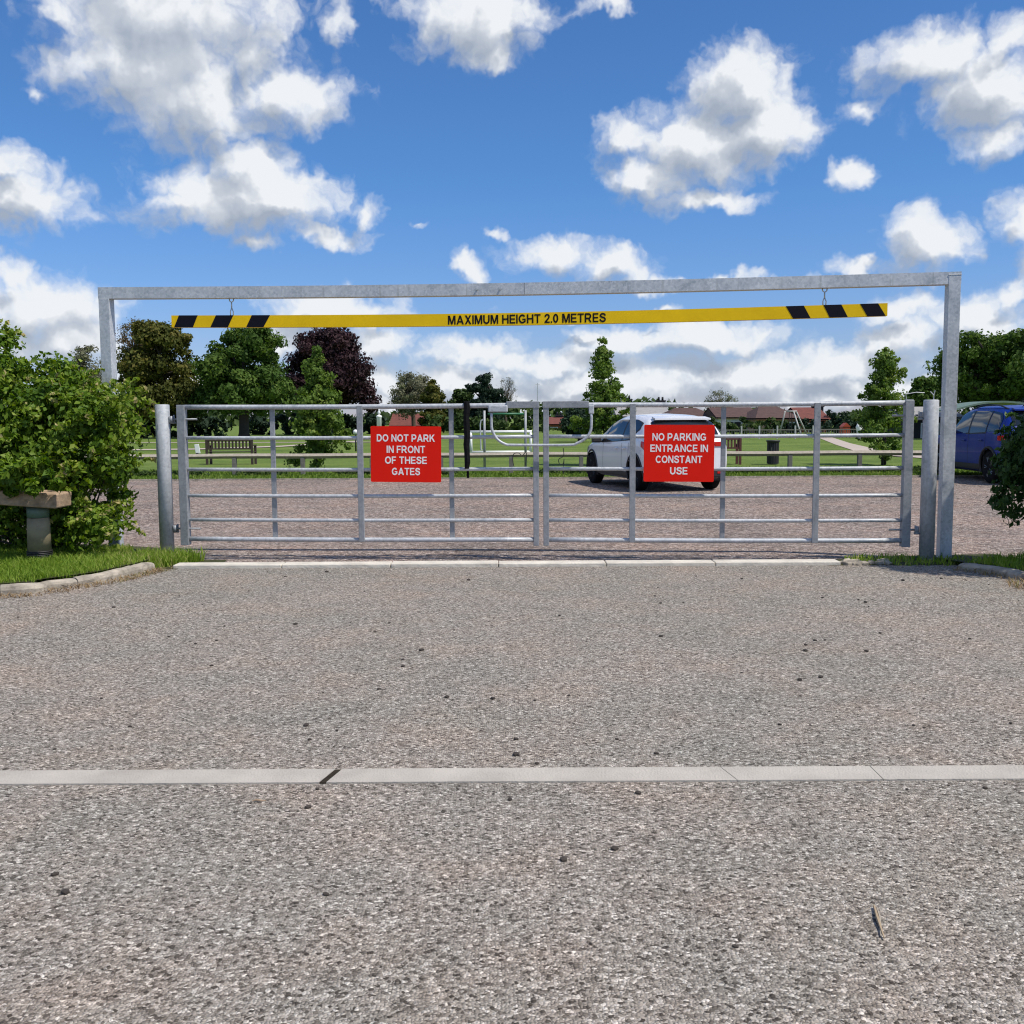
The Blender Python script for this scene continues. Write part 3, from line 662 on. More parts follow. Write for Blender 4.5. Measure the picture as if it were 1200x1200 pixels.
def sign(label, x0, y0, x1, y1, lines, ys, widths, tilt=0.0):
    off = 0.048
    ta, za = GP.loc(x0, (y0+y1)/2, off); tb, _ = GP.loc(x1, (y0+y1)/2, off); zt = GP.loc((x0+x1)/2, y0, off)[1]; zb = GP.loc((x0+x1)/2, y1, off)[1]
    base = GP.A+GP.d*((ta+tb)/2)+GP.n*off+Vector((0, 0, (zt+zb)/2))
    t = thing('sign', label, 'sign', base, GP.ang, 'red signs on the gates'); t.rotation_euler = (0, tilt, GP.ang)
    W, H = (tb-ta)/2, (zt-zb)/2
    m = MB(); rr = 0.012; pts = []
    for cx, cz, a0 in ((W-rr, -H+rr, -90), (W-rr, H-rr, 0), (-W+rr, H-rr, 90), (-W+rr, -H+rr, 180)):
        for k in range(5):
            a = R(a0+22.5*k); pts.append((cx+rr*math.cos(a), 0.0015, cz+rr*math.sin(a)))
    m.prism(pts, (0, -0.004, 0)); m.build('panel', MAT['red'], t)
    for ln, yy, wd in zip(lines, ys, widths):
        z = GP.loc((x0+x1)/2, yy, off)[1]-(zt+zb)/2
        ww = wd*(tb-ta)/(x1-x0)
        text_mesh('lettering', ln, MAT['white'], t, (0, -0.0026, z), ww, 0.0645)
    # back fixings
    for x in (-W*.7, W*.7):
        m = MB(); m.box((x-.02, .0016, -H*.8), (x+.02, .010, H*.8)); m.build('fixing_strap', MAT['galvd'], t)
    return t
sign('red sign lettered DO NOT PARK IN FRONT OF THESE GATES', 434.5, 499.5, 517, 565, ['DO NOT PARK', 'IN FRONT', 'OF THESE', 'GATES'], [513.3, 526.6, 539.3, 552.5], [68, 45, 49, 33], R(0.6))
sign('red sign lettered NO PARKING ENTRANCE IN CONSTANT USE', 754.5, 497.8, 837, 564.5, ['NO PARKING', 'ENTRANCE IN', 'CONSTANT', 'USE'], [512, 525.3, 538.3, 551.7], [63, 67.5, 54.5, 20.5], R(0.4))

# black strap hanging from the gate
def G3(px, py, off=0.03): return GP.pt(px, py, off)
base = G3(548, 560, 0.0); t = thing('strap', 'black strap wrapped over the left gate top rail and hanging down between the bars', 'strap', (base.x, base.y, 0), GP.ang)
m = MB(); wv = [(1.40, 0.027), (1.34, 0.029), (1.25, 0.026), (1.17, 0.029), (1.09, 0.027), (1.02, 0.028), (0.95, 0.025), (0.86, 0.026), (0.80, 0.020)]
pts = [(0.004*math.sin(i*2.1), -0.036 if z > 0.85 else -0.0285, z) for i, (z, w) in enumerate(wv)]
rg = []
for (z, w), p in zip(wv, pts):
    rg.append([m.bm.verts.new((p[0]-w, p[1], p[2])), m.bm.verts.new((p[0], p[1]-0.010, p[2])), m.bm.verts.new((p[0]+w, p[1], p[2])), m.bm.verts.new((p[0], p[1]+0.006, p[2]))])
for a, b in zip(rg[:-1], rg[1:]):
    for j in range(4): m.bm.faces.new((a[j], a[(j+1) % 4], b[(j+1) % 4], b[j]))
m.bm.faces.new(rg[0]); m.bm.faces.new(rg[-1][::-1])
m.box((-0.026, -0.04, 1.385), (0.026, 0.03, 1.402), 0.006); m.build('webbing', MAT['rubber'], t)
m = MB(); m.box((-0.011, 0.018, 0.715), (0.011, 0.024, 1.385)); m.build('strap_tail', MAT['rubber'], t)

# ------------------------------------------------------------------ height barrier
BP = Plane(ptx(130, 9.80), ptx(1115, 9.05))
def bt(px, py=345): return BP.loc(px, py)[0]
fr = thing('height_barrier', 'tall galvanised square-section portal standing over the gates', 'height barrier', BP.A, BP.ang)
xl, xr = bt(124.5, 350), bt(1116, 350)
ZT = 2.492
m = MB(); m.box((xl-0.052, -0.052, -0.2), (xl+0.052, 0.052, ZT-0.002-0.1), 0.004)
m.build('leg', MAT['galvf'], fr)
m = MB(); m.box((xr-0.052, -0.055, -0.2), (xr+0.052, 0.050, ZT-0.028), 0.004)
m.build('leg', MAT['galvf'], fr)
m = MB(); n = 24; rings = []
xa, xb = xl-0.054, xr+0.054
for k in range(n+1):
    x = xa+(xb-xa)*k/n; sag = 0.028*math.sin(math.pi*k/n)
    rings.append([m.bm.verts.new((x, y, z-sag)) for y, z in ((-0.0515, ZT-0.105), (-0.0515, ZT), (0.0515, ZT), (0.0515, ZT-0.105))])
for a, b in zip(rings[:-1], rings[1:]):
    for j in range(4): m.bm.faces.new((a[j], a[(j+1) % 4], b[(j+1) % 4], b[j]))
m.bm.faces.new(rings[0]); m.bm.faces.new(rings[-1][::-1]); m.build('crossbeam', MAT['galvf'], fr)
m = MB(); m.box((xr-0.056, -0.058, ZT-0.030), (xr+0.056, 0.053, ZT-0.022), 0.003); m.build('leg_cap', MAT['galvd'], fr)
for px in (560, 587):
    x = bt(px); m = MB(); m.tube([(x, -0.050, ZT-0.081), (x, -0.066, ZT-0.081)], 0.010, 6); m.build('bolt', MAT['galvd'], fr)
xs_ = bt(615); m = MB(); m.box((xs_-0.0015, -0.0525, ZT-0.13), (xs_+0.0015, -0.0512, ZT-0.029)); m.build('weld_seam', MAT['plastic'], fr)
# hanging bar
hb = thing('height_bar', 'yellow bar with black end stripes reading MAXIMUM HEIGHT 2.0 METRES hung from the frame', 'height bar', BP.A, BP.ang)
a, b = BP.loc(202.5, 377), BP.loc(1039, 362.5); za, zb = BP.loc(202.5, 370)[1], BP.loc(1039, 355.6)[1]
HT = 0.110; n = 40; m = MB(); rings = []
def bz(x):
    k = (x-a[0])/(b[0]-a[0]); return za+(zb-za)*k-0.030*math.sin(math.pi*min(1, max(0, k)))
for k in range(n+1):
    x = a[0]+(b[0]-a[0])*k/n; z = bz(x)
    rings.append([m.bm.verts.new((x, y, z+dz)) for y, dz in ((-0.03, -HT), (-0.03, 0), (0.03, 0), (0.03, -HT))])
for r1, r2 in zip(rings[:-1], rings[1:]):
    for j in range(4): m.bm.faces.new((r1[j], r1[(j+1) % 4], r2[(j+1) % 4], r2[j]))
m.bm.faces.new(rings[0]); m.bm.faces.new(rings[-1][::-1]); m.build('bar', MAT['yellow'], hb)
def stripe(xt0, xt1, xb0, xb1, yt, yb):
    q = [BP.loc(px, py, 0.032)[0] for px, py in ((xt0, yt), (xt1, yt), (xb1, yb), (xb0, yb))]
    m = MB(); pts = []
    for x, dz in zip(q, (0.0005, 0.0005, -HT-.0005, -HT-.0005)): pts.append((x, -0.0305, bz(x)+dz))
    m.prism(pts, (0, -0.0015, 0)); return m.build('stripe', MAT['black'], hb)
for s in ((209.6, 231.6, 204, 226), (253, 273.4, 246.4, 267), (295, 316.4, 288.4, 308.6)): stripe(*s, 370, 384)
for s in ((921, 942, 929.6, 950), (965, 986, 972.4, 993.6), (1008, 1029, 1016.6, 1038)): stripe(*s, 357, 370)
tc_ = (BP.loc(525, 372, 0.03)[0]+BP.loc(710, 372, 0.03)[0])/2; tw = BP.loc(710, 372, 0.03)[0]-BP.loc(525, 372, 0.03)[0]
q = text_mesh('lettering', 'MAXIMUM HEIGHT 2.0 METRES', MAT['black'], hb, (tc_, -0.0308, bz(tc_)-HT*0.50), tw, 0.080)
q.rotation_euler = (0, -math.atan2(bz(tc_+.3)-bz(tc_-.3), .6), 0)
for px in (271.5, 966):
    x = BP.loc(px, 360)[0]; zt = ZT-0.105-0.028*math.sin(math.pi*(x-xa)/(xb-xa)); zz = bz(x)
    m = MB(); m.tube([(x-0.022, 0, zt+.003), (x-0.018, 0, zt-0.022), (x, 0, zt-0.036), (x+0.018, 0, zt-0.022), (x+0.022, 0, zt+.003)], 0.0055, 8)
    m.tube([(x, 0, zt-0.034), (x, 0, (zt+zz)/2-0.01)], 0.006, 8); m.tube([(x, -0.0, (zt+zz)/2-.005), (x+.014, 0, zz+0.035), (x+.012, 0, zz-0.002)], 0.005, 8)
    m.tube([(x, -0.0, (zt+zz)/2-.005), (x-.014, 0, zz+0.035), (x-.012, 0, zz-0.002)], 0.005, 8); m.build('hanger', MAT['galvd'], hb)

# ------------------------------------------------------------------ left hedge and pedestal table
def bush(name, label, blobs, nclump, nleaf, csize, leaf, mat, base, stems, elong=1.7, fill=0.4, droop=0.3, cat='bush', sprays=0):
    t = thing(name, label, cat, base); p, nm, rnd, cc = crown_points(blobs, nclump, nleaf, csize, fill)
    if sprays:
        B = np.array(blobs); P_, N_, R_ = [p], [nm], [rnd]
        for q in range(sprays):
            b = B[rng.integers(0, len(B))]; d = rng.normal(size=3); d[2] = abs(d[2])*.9+.15; d /= np.linalg.norm(d)
            o = b[:3]+d*b[3:6]*.95; L_ = rng.uniform(.10, .30 if sprays > 200 else .2); m_ = int(L_*130); tt = rng.random(m_)
            dd = d+rng.normal(size=3)*.35; dd /= np.linalg.norm(dd)
            pp = o+dd*(tt*L_)[:, None]+np.array([0, 0, -1.0])*(tt**2*L_*.35)[:, None]+rng.normal(size=(m_, 3))*.016*(1.3-tt)[:, None]
            P_.append(pp); N_.append(rng.normal(size=(m_, 3))); R_.append(np.clip(.45+.5*rng.random(m_)+.15*(tt), 0, 1))
        p, nm, rnd = np.concatenate(P_), np.concatenate(N_), np.concatenate(R_)
    k = p[:, 2] > 0.10; p, nm, rnd = p[k], nm[k], rnd[k]
    leaf_mesh('foliage', p, leaf*(0.55+0.9*rng.random(len(p))), mat, t, nrm=nm, rnd=rnd, elong=elong, droop=droop)
    m = MB()
    for i in range(stems):
        c = Vector(cc[random.randrange(len(cc))]); g = Vector((random.uniform(-.02, .02), random.uniform(-.02, .02), 0.0))
        m.tube([g, g.lerp(c, 0.5)+Vector((random.uniform(-.08, .08), random.uniform(-.06, .06), 0.08)), c+Vector((0, 0, .05))], [.011, .007, .002], 5)
    m.build('stem', MAT['barkd'], t); return t
# blobs in metres relative to (-4.1, 9.35)
B0 = at(80, 640, 9.3); B0 = Vector((B0.x, 9.3, 0))
def bb(px, py, Y, rx, ry, rz):
    p = at(px, py, Y)-B0; return (p.x, p.y, p.z, rx, ry, rz)
bl = [bb(20, 540, 9.2, .50, .45, .62), bb(70, 520, 9.3, .50, .45, .55), bb(110, 520, 9.25, .32, .40, .42), bb(120, 560, 9.2, .27, .35, .40), bb(95, 610, 9.1, .28, .3, .22), bb(60, 600, 9.4, .4, .3, .42),
      bb(118, 618, 8.95, .20, .2, .13), bb(45, 460, 9.5, .42, .35, .28), bb(140, 480, 9.3, .13, .2, .18), bb(-30, 500, 9.4, .5, .5, .75), bb(-110, 520, 9.3, .6, .5, .8), bb(85, 475, 9.5, .38, .3, .25), bb(20, 615, 9.4, .4, .3, .3), bb(-190, 520, 9.2, .6, .5, .8), bb(-270, 520, 9.2, .6, .5, .8)]
bush('bush', 'broad leafy green hedge at the left overhanging the pedestal table', bl, 620, 60000, 0.15, 0.031, G_BUSH, B0, 70, elong=1.6, sprays=260)
B1 = Vector((at(0, 640, 9.9).x-.12, 9.9, 0))
def b1(px, py, Y, rx, ry, rz):
    p = at(px, py, Y)-B1; return (p.x, p.y, p.z, rx, ry, rz)
bush('bush', 'taller shrub rising above the hedge at the left edge', [b1(-10, 430, 9.9, .22, .25, .42), b1(-35, 470, 9.9, .4, .3, .5), b1(-70, 420, 9.9, .4, .3, .5), b1(0, 402, 9.9, .10, .12, .16)], 110, 8500, 0.12, 0.034, G_BUSH, B1, 14, sprays=40)
# front sprigs of broader leaves by the table
B2 = gnd(30, 668, 0.07); B2.y = 9.1; B2.x = -4.2
def b2(px, py, Y, rx, ry, rz):
    p = at(px, py, Y)-B2; return (p.x, p.y, p.z, rx, ry, rz)
bush('bush', 'bright sprigs of broad leaves drooping over the tan slab top', [b2(38, 553, 8.45, .17, .14, .09), b2(8, 560, 8.5, .14, .12, .12), b2(-15, 545, 8.5, .2, .15, .2), b2(62, 568, 8.4, .03, .05, .05), b2(36, 574, 8.35, .04, .04, .06)], 60, 2600, 0.06, 0.038, G_BUSH, B2, 1, elong=2.0)

tp = at(47, 655, 8.67); tb = thing('pedestal_table', 'squat round pedestal under a tan slab top, half hidden in the left hedge', 'pedestal', (tp.x, 8.67, 0.06))
def TL(px, py): q = at(px, py, 8.67); return q.x-tp.x, q.z-0.06
zt_, zb_ = TL(47, 577)[1], TL(47, 594)[1]
m = MB(); r_ = 0.088
m.lathe([(r_, TL(47, 606)[1]), (r_*1.02, TL(47, 590)[1]), (r_, zb_+0.02)], n=24); m.build('green_collar', MAT['greenp'], tb)
m = MB(); m.lathe([(r_*1.08, TL(47, 645)[1]), (r_*1.05, TL(47, 620)[1]), (r_, TL(47, 606.5)[1])], n=24); m.build('barrel', MAT['beige'], tb)
m = MB(); zz = TL(47, 645)[1]; pf = []
for k in range(6):
    pf += [(0.104, zz-k*zz/6*0.999), (0.104, zz-(k+.55)*zz/6), (0.094, zz-(k+.6)*zz/6), (0.094, zz-(k+.98)*zz/6)]
m.lathe([(0.09, zz)] + pf + [(0.10, -0.02)], n=28); m.build('ribbed_foot', MAT['plastic'], tb)
m = MB(); xw0, xw1 = TL(2, 590)[0], TL(70, 590)[0]
m.box((xw0, -0.15, zb_+0.01), (xw1, 0.16, zt_+0.01), 0.012, Matrix.Rotation(R(4), 4, 'Y')); m.build('slab_top', MAT['slab'], tb)

# right bush (mostly beyond the frame; shades the post)
B3 = Vector((5.0, 8.1, 0))
def b3(px, py, Y, rx, ry, rz):
    p = at(px, py, Y)-B3; return (p.x, p.y, p.z, rx, ry, rz)
bush('bush', 'dark drooping bush at the right edge in front of the blue car', [b3(1212, 548, 8.5, .24, .35, .20), b3(1232, 515, 8.5, .27, .4, .30), b3(1190, 548, 8.5, .11, .15, .13), b3(1180, 592, 8.45, .11, .12, .035), b3(1205, 600, 8.45, .12, .12, .04), b3(1195, 575, 8.45, .10, .12, .06),
      b3(1300, 470, 8.2, .45, .5, .75), b3(1300, 570, 8.2, .45, .5, .4), b3(1400, 480, 8.1, .55, .6, .9), b3(1265, 430, 8.2, .2, .35, .35), b3(1310, 370, 8.2, .35, .4, .4), b3(1330, 520, 7.7, .35, .3, .6), b3(1290, 430, 7.9, .45, .4, .5), b3(1330, 330, 8.0, .4, .4, .4), b3(1262, 500, 8.05, .30, .3, .42), b3(1262, 450, 8.2, .26, .3, .3)],
     560, 50000, 0.13, 0.030, G_BUSHD, B3, 40, elong=2.0, droop=1.0, sprays=120)

# ------------------------------------------------------------------ knee rail
RY = 25.8
pxs = [-45, 36, 117, 196, 275, 355, 436, 517, 599, 681, 762, 843.5, 925.5, 1007, 1088, 1169, 1250]
rail_t = thing('knee_rail', 'long low pale timber rail on short square posts between car park and lawn', 'fence', (at(275, 550, RY).x, RY, PARK))
ox = rail_t.location.x
m = MB(); xa_, xb_ = at(-120, 540, RY).x-ox, at(1320, 540, RY).x-ox
rw = 0.075; zc = 0.50
mats_r = [(rw, 0), (0, rw), (-rw, 0), (0, -rw)]
rings = []
for k in range(31):
    x = xa_+(xb_-xa_)*k/30; zj = 0.006*math.sin(k*1.7)
    rings.append([m.bm.verts.new((x, dy*0.85, zc+dz*0.85+zj)) for dy, dz in mats_r])
for r1, r2 in zip(rings[:-1], rings[1:]):
    for j in range(4): m.bm.faces.new((r1[j], r1[(j+1) % 4], r2[(j+1) % 4], r2[j]))
m.bm.faces.new(rings[0]); m.bm.faces.new(rings[-1][::-1]); m.build('rail', MAT['timber'], rail_t)
for px in pxs:
    x = at(px, 550, RY).x-ox; m = MB(); m.box((x-0.052, -0.05, -0.1), (x+0.052, 0.05, zc-0.03), 0.006); m.build('post', MAT['rail_post'], rail_t)
# bent wires by the rail
for i, (px, pts) in enumerate(((609, [(603, 549), (601, 540), (602, 532), (608, 531), (612, 534), (616, 530), (617, 536), (613, 548)]), (659, [(660, 525), (660.5, 534), (655, 538), (655.5, 543), (660, 543.5), (661, 538), (660, 549)]))):
    Y = 25.3; b = at(px, 556, Y); t = thing('wire_hoop', ['thin dark bent wire hoop in front of the knee rail, left of the gate middle', 'thin dark wire with a small loop before the knee rail beside the white car'][i], 'wire', (b.x, Y, PARK), 0, 'bent wires by the knee rail')
    o = Vector(t.location); pp = [at(x, y, Y)-o for x, y in pts]; pp[-1].z = 0
    m = MB(); m.tube(smooth_path(pp, 5), 0.011, 6); m.build('wire', MAT['plastic'], t)

# ------------------------------------------------------------------ benches, bin, exercise frame, goal
def bench(px0, px1, Y, label, mat, zs=1.0, group='park benches'):
    a, b = at(px0, 540, Y), at(px1, 540, Y); W = (b.x-a.x)/2
    t = thing('park_bench', label, 'bench', ((a.x+b.x)/2, Y, PARK), 0, group)
    m = MB()
    for k in range(4): m.box((-W, 0.02+k*0.1, 0.40*zs), (W, 0.10+k*0.1, 0.425*zs))
    m.build('seat', mat, t)
    m = MB(); m.box((-W, -0.03, 0.78*zs), (W, 0.01, 0.85*zs)); m.box((-W, -0.03, 0.50*zs), (W, 0.01, 0.55*zs)); n = 13
    for k in range(n):
        x = -W+0.1+(2*W-0.2)*k/(n-1); m.box((x-0.028, -0.022, 0.551*zs), (x+0.028, 0.002, 0.779*zs))
    m.build('backrest', mat, t)
    for x in (-W+0.035, W-0.035):
        for y, h in ((-0.01, 0.86), (0.42, 0.62)):
            m = MB(); m.box((x-0.035, y-0.033, -0.02), (x+0.035, y+0.033, h*zs)); m.build('leg', mat, t)
        m = MB(); m.box((x-0.04, 0.024, 0.621*zs), (x+0.04, 0.46, 0.65*zs)); m.build('armrest', mat, t)
    return t
bench(241.5, 297, 32.5, 'dark brown slatted bench on the lawn behind the left gate, seen from behind', MAT['timberb'], 0.95)
bench(815, 868.5, 30.6, 'reddish brown slatted bench on the lawn partly behind the white car', MAT['redwood'], 0.95)
# bin
b = at(905.5, 545, 30.5); t = thing('litter_bin', 'round dark slatted litter bin on the lawn right of the reddish bench', 'bin', (b.x, 30.5, PARK))
m = MB()
for k in range(18):
    a = 2*math.pi*k/18; m.box((-0.022, -0.008, 0.03), (0.022, 0.008, 0.66), 0, Matrix.Rotation(a, 4, 'Z') @ Matrix.Translation((0, -0.165, 0)))
m.build('slats', MAT['plastic'], t)
m = MB(); m.lathe([(0.145, 0.02), (0.145, 0.6)], n=20); m.build('liner', MAT['greenp'], t)
m = MB(); m.lathe([(0.165, 0.64), (0.205, 0.70), (0.20, 0.725), (0.15, 0.71)], n=24); m.build('rim', MAT['plastic'], t)
# goal
GY = 41.5; a, b = at(552, 531, GY), at(622, 531, GY); t = thing('football_goal', 'small white goal frame standing on the grass beyond the gates', 'goal', ((a.x+b.x)/2, GY, PARK))
W = (b.x-a.x)/2; Hg = at(586, 506, GY).z-PARK
for x in (-W, W):
    m = MB(); m.tube([(x, 0, 0), (x, 0, Hg)], 0.055, 8); m.build('post', MAT['white'], t)
    m = MB(); m.tube([(x, 0, Hg), (x*0.985, 0.9, 0.05)], 0.03, 6); m.build('stay', MAT['white'], t)
m = MB(); m.tube([(-W-.05, 0, Hg), (W+.05, 0, Hg)], 0.055, 8); m.build('crossbar', MAT['white'], t)
m = MB(); m.tube([(-W, 0.0, 0.06), (W, 0.0, 0.06)], 0.05, 8); m.build('ground_bar', MAT['white'], t)
# exercise frame
EY = 29.5; a, b = at(568, 548, EY), at(616, 548, EY); t = thing('exercise_frame', 'grey two-post exercise frame with a green crossbar behind the gate latch', 'exercise frame', ((a.x+b.x)/2, EY, PARK))
W = (b.x-a.x)/2; He = at(592, 481, EY).z-PARK
for x in (-W, W):
    m = MB(); m.tube([(x, 0, -.05), (x, 0, He)], 0.038, 10); m.build('post', MAT['galv'], t)
m = MB(); m.tube([(-W+.1, 0, He-.1), (W-.05, 0, He-.1)], 0.03, 8); m.build('crossbar', MAT['green_st'], t)
m = MB(); m.tube([(-W, 0, 0.5), (-W-.11, 0, .52), (-W-.12, 0, He-.4), (-W-.09, 0, He-.28), (-W, 0, He-.25)], 0.02, 8); m.build('handle', MAT['galvd'], t)
# white marker left
b = at(233, 533, 38); t = thing('marker_board', 'small leaning white board on a dark foot beyond the left bench', 'board', (b.x, 38, PARK))
m = MB(); m.box((-0.085, -0.02, 0.17), (0.085, 0.02, 0.52), 0.01, Matrix.Rotation(R(-8), 4, 'Y')); m.build('board', MAT['white'], t)
m = MB(); m.box((-0.10, -0.05, 0), (0.0, 0.05, 0.2), 0.02); m.build('foot', MAT['plastic'], t)
# white ball lamp and white column
for px, pt, pb, Y, lab, kind in ((417, 503, 526, 45, 'white ball-topped lamp post just left of the DO NOT PARK sign', 0), (444.5, 478, 506, 60, 'white finial-topped column above the corner of the DO NOT PARK sign', 1)):
    b = at(px, pb, Y); h = at(px, pt, Y).z-PARK; t = thing('lamp_post' if kind == 0 else 'column', lab, 'lamp post' if kind == 0 else 'column', (b.x, Y, PARK))
    if kind == 0:
        m = MB(); m.tube([(0, 0, 0), (0, 0, h-.2)], 0.035, 8); m.build('post', MAT['plastic'], t)
        m = MB(); bmesh.ops.create_uvsphere(m.bm, u_segments=16, v_segments=10, radius=0.11, matrix=Matrix.Translation((0, 0, h-.12))); m.build('globe', MAT['white'], t)
    else:
        m = MB(); m.lathe([(0.14, 0), (0.14, h*.72), (0.17, h*.74), (0.17, h*.77), (0.09, h*.8)], n=16); m.build('shaft', MAT['white'], t)
        m = MB(); m.lathe([(0.05, h*.8), (0.09, h*.85), (0.09, h*.88), (0.03, h*.93), (0.03, h)], n=12); m.build('finial', MAT['white'], t)
# far mast
for i, (px, pt, Y, lab) in enumerate(((630, 449, 140, 'very thin mast rising above the meeting stiles of the gates'), (850, 459, 120, 'very thin mast above the right gate, behind the pale twiggy tree'))):
    b = at(px, 505, Y); h = at(px, pt, Y).z-PARK; t = thing('mast', lab, 'mast', (b.x, Y, PARK))
    m = MB(); m.tube([(0, 0, 0), (0, 0, h)], [0.07, 0.05], 6); m.build('pole', MAT['galvd'], t)
    m = MB(); m.tube([(-0.3, 0, h*.97), (0.3, 0, h*.97)], 0.03, 5); m.build('cross_arm', MAT['galvd'], t)

# path across the lawn and pale boundary lines
def ribbon(name, pts, mat, dz=0.012):
    vs = []; fs = []
    for (l, r2) in pts: vs += [(l[0], l[1], PARK+dz), (r2[0], r2[1], PARK+dz)]
    for i in range(len(pts)-1): fs.append((2*i, 2*i+1, 2*i+3, 2*i+2))
    return struct(mesh_obj(name, vs, fs, mat))
def g2(px, py): p = gnd(px, py, PARK); return (p.x, p.y)
ribbon('path', [(g2(958, 511.5), g2(969, 511.5)), (g2(961, 514), g2(977, 513.5)), (g2(978, 521), g2(997, 520)), (g2(1002, 529), g2(1026, 526.5)), (g2(1035, 534), g2(1070, 530.5)), (g2(1110, 539.5), g2(1130, 534.5)), (g2(1260, 545), g2(1260, 539))], MAT['path'], 0.02)
ribbon('path_line', [(g2(120, 527.2), g2(120, 528.4)), (g2(230, 526.0), g2(230, 527.2)), (g2(330, 522.6), g2(330, 523.9)), (g2(420, 516.6), g2(420, 517.9))], MAT['path'], 0.02)
ribbon('path_line', [(g2(150, 519.0), g2(150, 519.5)), (g2(460, 518.0), g2(460, 518.5))], MAT['path'], 0.02)

# ------------------------------------------------------------------ trees
def tree_at(px0, px1, ptop, Y, pbase=None):
    c = (px0+px1)/2; b = at(c, 505, Y); return Vector((b.x, Y, PARK)), (at(px1, 500, Y).x-at(px0, 500, Y).x)/2, at(c, ptop, Y).z-PARK
def round_blobs(R_, H, z0, n=7, sq=1.0):
    out = [(0, 0, (H+z0)/2, R_*.62, R_*.6, (H-z0)*.42)]
    for i in range(n):
        a = 2*math.pi*i/n + random.uniform(-.3, .3); rr = R_*random.uniform(.42, .58); z = z0+(H-z0)*random.uniform(.22, .6)
        s = R_*random.uniform(.34, .46); out.append((rr*math.cos(a)*sq, rr*math.sin(a), z, s, s, s*.8))
    for i in range(4):
        a = random.uniform(0, 6.28); s = R_*random.uniform(.28, .4); out.append((R_*.35*math.cos(a), R_*.35*math.sin(a), H-s*.95, s, s, s*.85))
    return out
gT = 'mature trees on the far side of the lawn'
b, r_, h = tree_at(138, 246, 378, 80)
make_tree('tree', 'broad olive-brown tree behind the left frame leg', b, round_blobs(r_*1.08, h, .8, 10)+[(-r_*.5, 0, h*.32, r_*.55, r_*.5, h*.17), (r_*.5, 0, h*.3, r_*.5, r_*.5, h*.16)], 0.24, G_OLIVE, 150, 15000, 0.85, 0.35, h*.55, 'barkd', gT, fill=.35)
b, r_, h = tree_at(140, 196, 372, 84)
make_tree('tree', 'sparse twiggy brown tree showing above the olive tree', b, [(0, 0, h*.72, r_*.9, r_*.9, h*.24), (-r_*.2, 0, h*.84, r_*.6, r_*.5, h*.13), (r_*.4, 0, h*.8, r_*.5, r_*.5, h*.14)], 0.11, G_BROWN, 90, 3600, 0.6, 0.25, h*.7, 'bark', gT, limbs=90, fill=.6, limb_r=.18)
b, r_, h = tree_at(84, 126, 401, 70)
make_tree('tree', 'small pale brownish tree peeping over the left hedge', b, [(0, 0, h*.75, r_*.8, r_*.8, h*.22), (-r_*.3, 0, h*.6, r_*.7, r_*.6, h*.25)], 0.15, G_PALE, 50, 2200, 0.5, 0.2, h*.6, 'bark', gT, limbs=20)
b, r_, h = tree_at(230, 342, 381, 78)
make_tree('tree', 'large rounded green oak under the striped left end of the bar', b, round_blobs(r_*1.08, h, 1.5, 10)+[(-r_*.55, 0, h*.34, r_*.5, r_*.5, h*.13), (r_*.55, 0, h*.36, r_*.5, r_*.5, h*.14)], 0.24, G_OAK, 170, 17000, 0.85, 0.38, h*.5, 'barkd', gT)
b, r_, h = tree_at(330, 438, 387, 92)
cb = round_blobs(r_*.98, h, 1.5, 10)+[(r_*.75, 0, h*.42, r_*.3, r_*.3, r_*.16), (r_*.95, 0, h*.3, r_*.24, r_*.3, r_*.12), (r_*.6, 0, h*.62, r_*.3, r_*.3, r_*.3)]
make_tree('tree', 'dark purple copper beech behind the young lime tree', b, cb, 0.25, G_COPPER, 230, 26000, 0.9, 0.38, h*.5, 'barkd', gT, droop=.8)
b, r_, h = tree_at(458, 512, 433, 105)
make_tree('tree', 'pale half-leafed tree left of the cone-shaped conifer', b, [(0, 0, h*.62, r_*.85, r_, h*.36), (-r_*.4, 0, h*.5, r_*.5, r_, h*.3), (r_*.3, 0, h*.7, r_*.4, r_, h*.2)], 0.17, G_PALE, 90, 5500, 0.7, 0.22, h*.6, 'bark', gT, limbs=50, fill=.6)
b, r_, h = tree_at(492, 523, 442, 102)
make_tree('conifer', 'olive green cone-shaped conifer beside the pale tree', b, [(0, 0, h*.35, r_, r_, h*.34), (0, 0, h*.6, r_*.75, r_*.75, h*.25), (0, 0, h*.82, r_*.38, r_*.4, h*.17)], 0.22, G_OLIVE, 80, 6500, 0.5, 0.2, h*.5, 'barkd', gT)
b, r_, h = tree_at(522, 556, 458, 108)
make_tree('tree', 'low mid green bushy tree left of the dark cedar', b, round_blobs(r_, h, 0.5, 5), 0.25, G_HEDGE, 70, 5500, 0.7, 0.2, h*.5, 'barkd', gT)
b, r_, h = tree_at(544, 592, 438, 104)
ced = [(0, 0, h*.9, r_*.35, r_*.4, h*.07), (-r_*.2, 0, h*.76, r_*.55, r_*.5, h*.07), (r_*.3, 0, h*.66, r_*.6, r_*.5, h*.07), (0, 0, h*.5, r_*.7, r_*.6, h*.1), (r_*.5, 0, h*.42, r_*.5, r_*.5, h*.12), (0, 0, h*.25, r_*.9, r_*.8, h*.2), (-r_*.6, 0, h*.8, r_*.25, r_*.3, h*.03), (r_*.8, 0, h*.55, r_*.25, r_*.3, h*.04)]
make_tree('cedar', 'dark layered cedar on the skyline above the gate latch', b, ced, 0.22, G_CEDAR, 120, 10000, 0.5, 0.25, h*.85, 'barkd', gT, limbs=24)
b, r_, h = tree_at(580, 606, 440, 106)
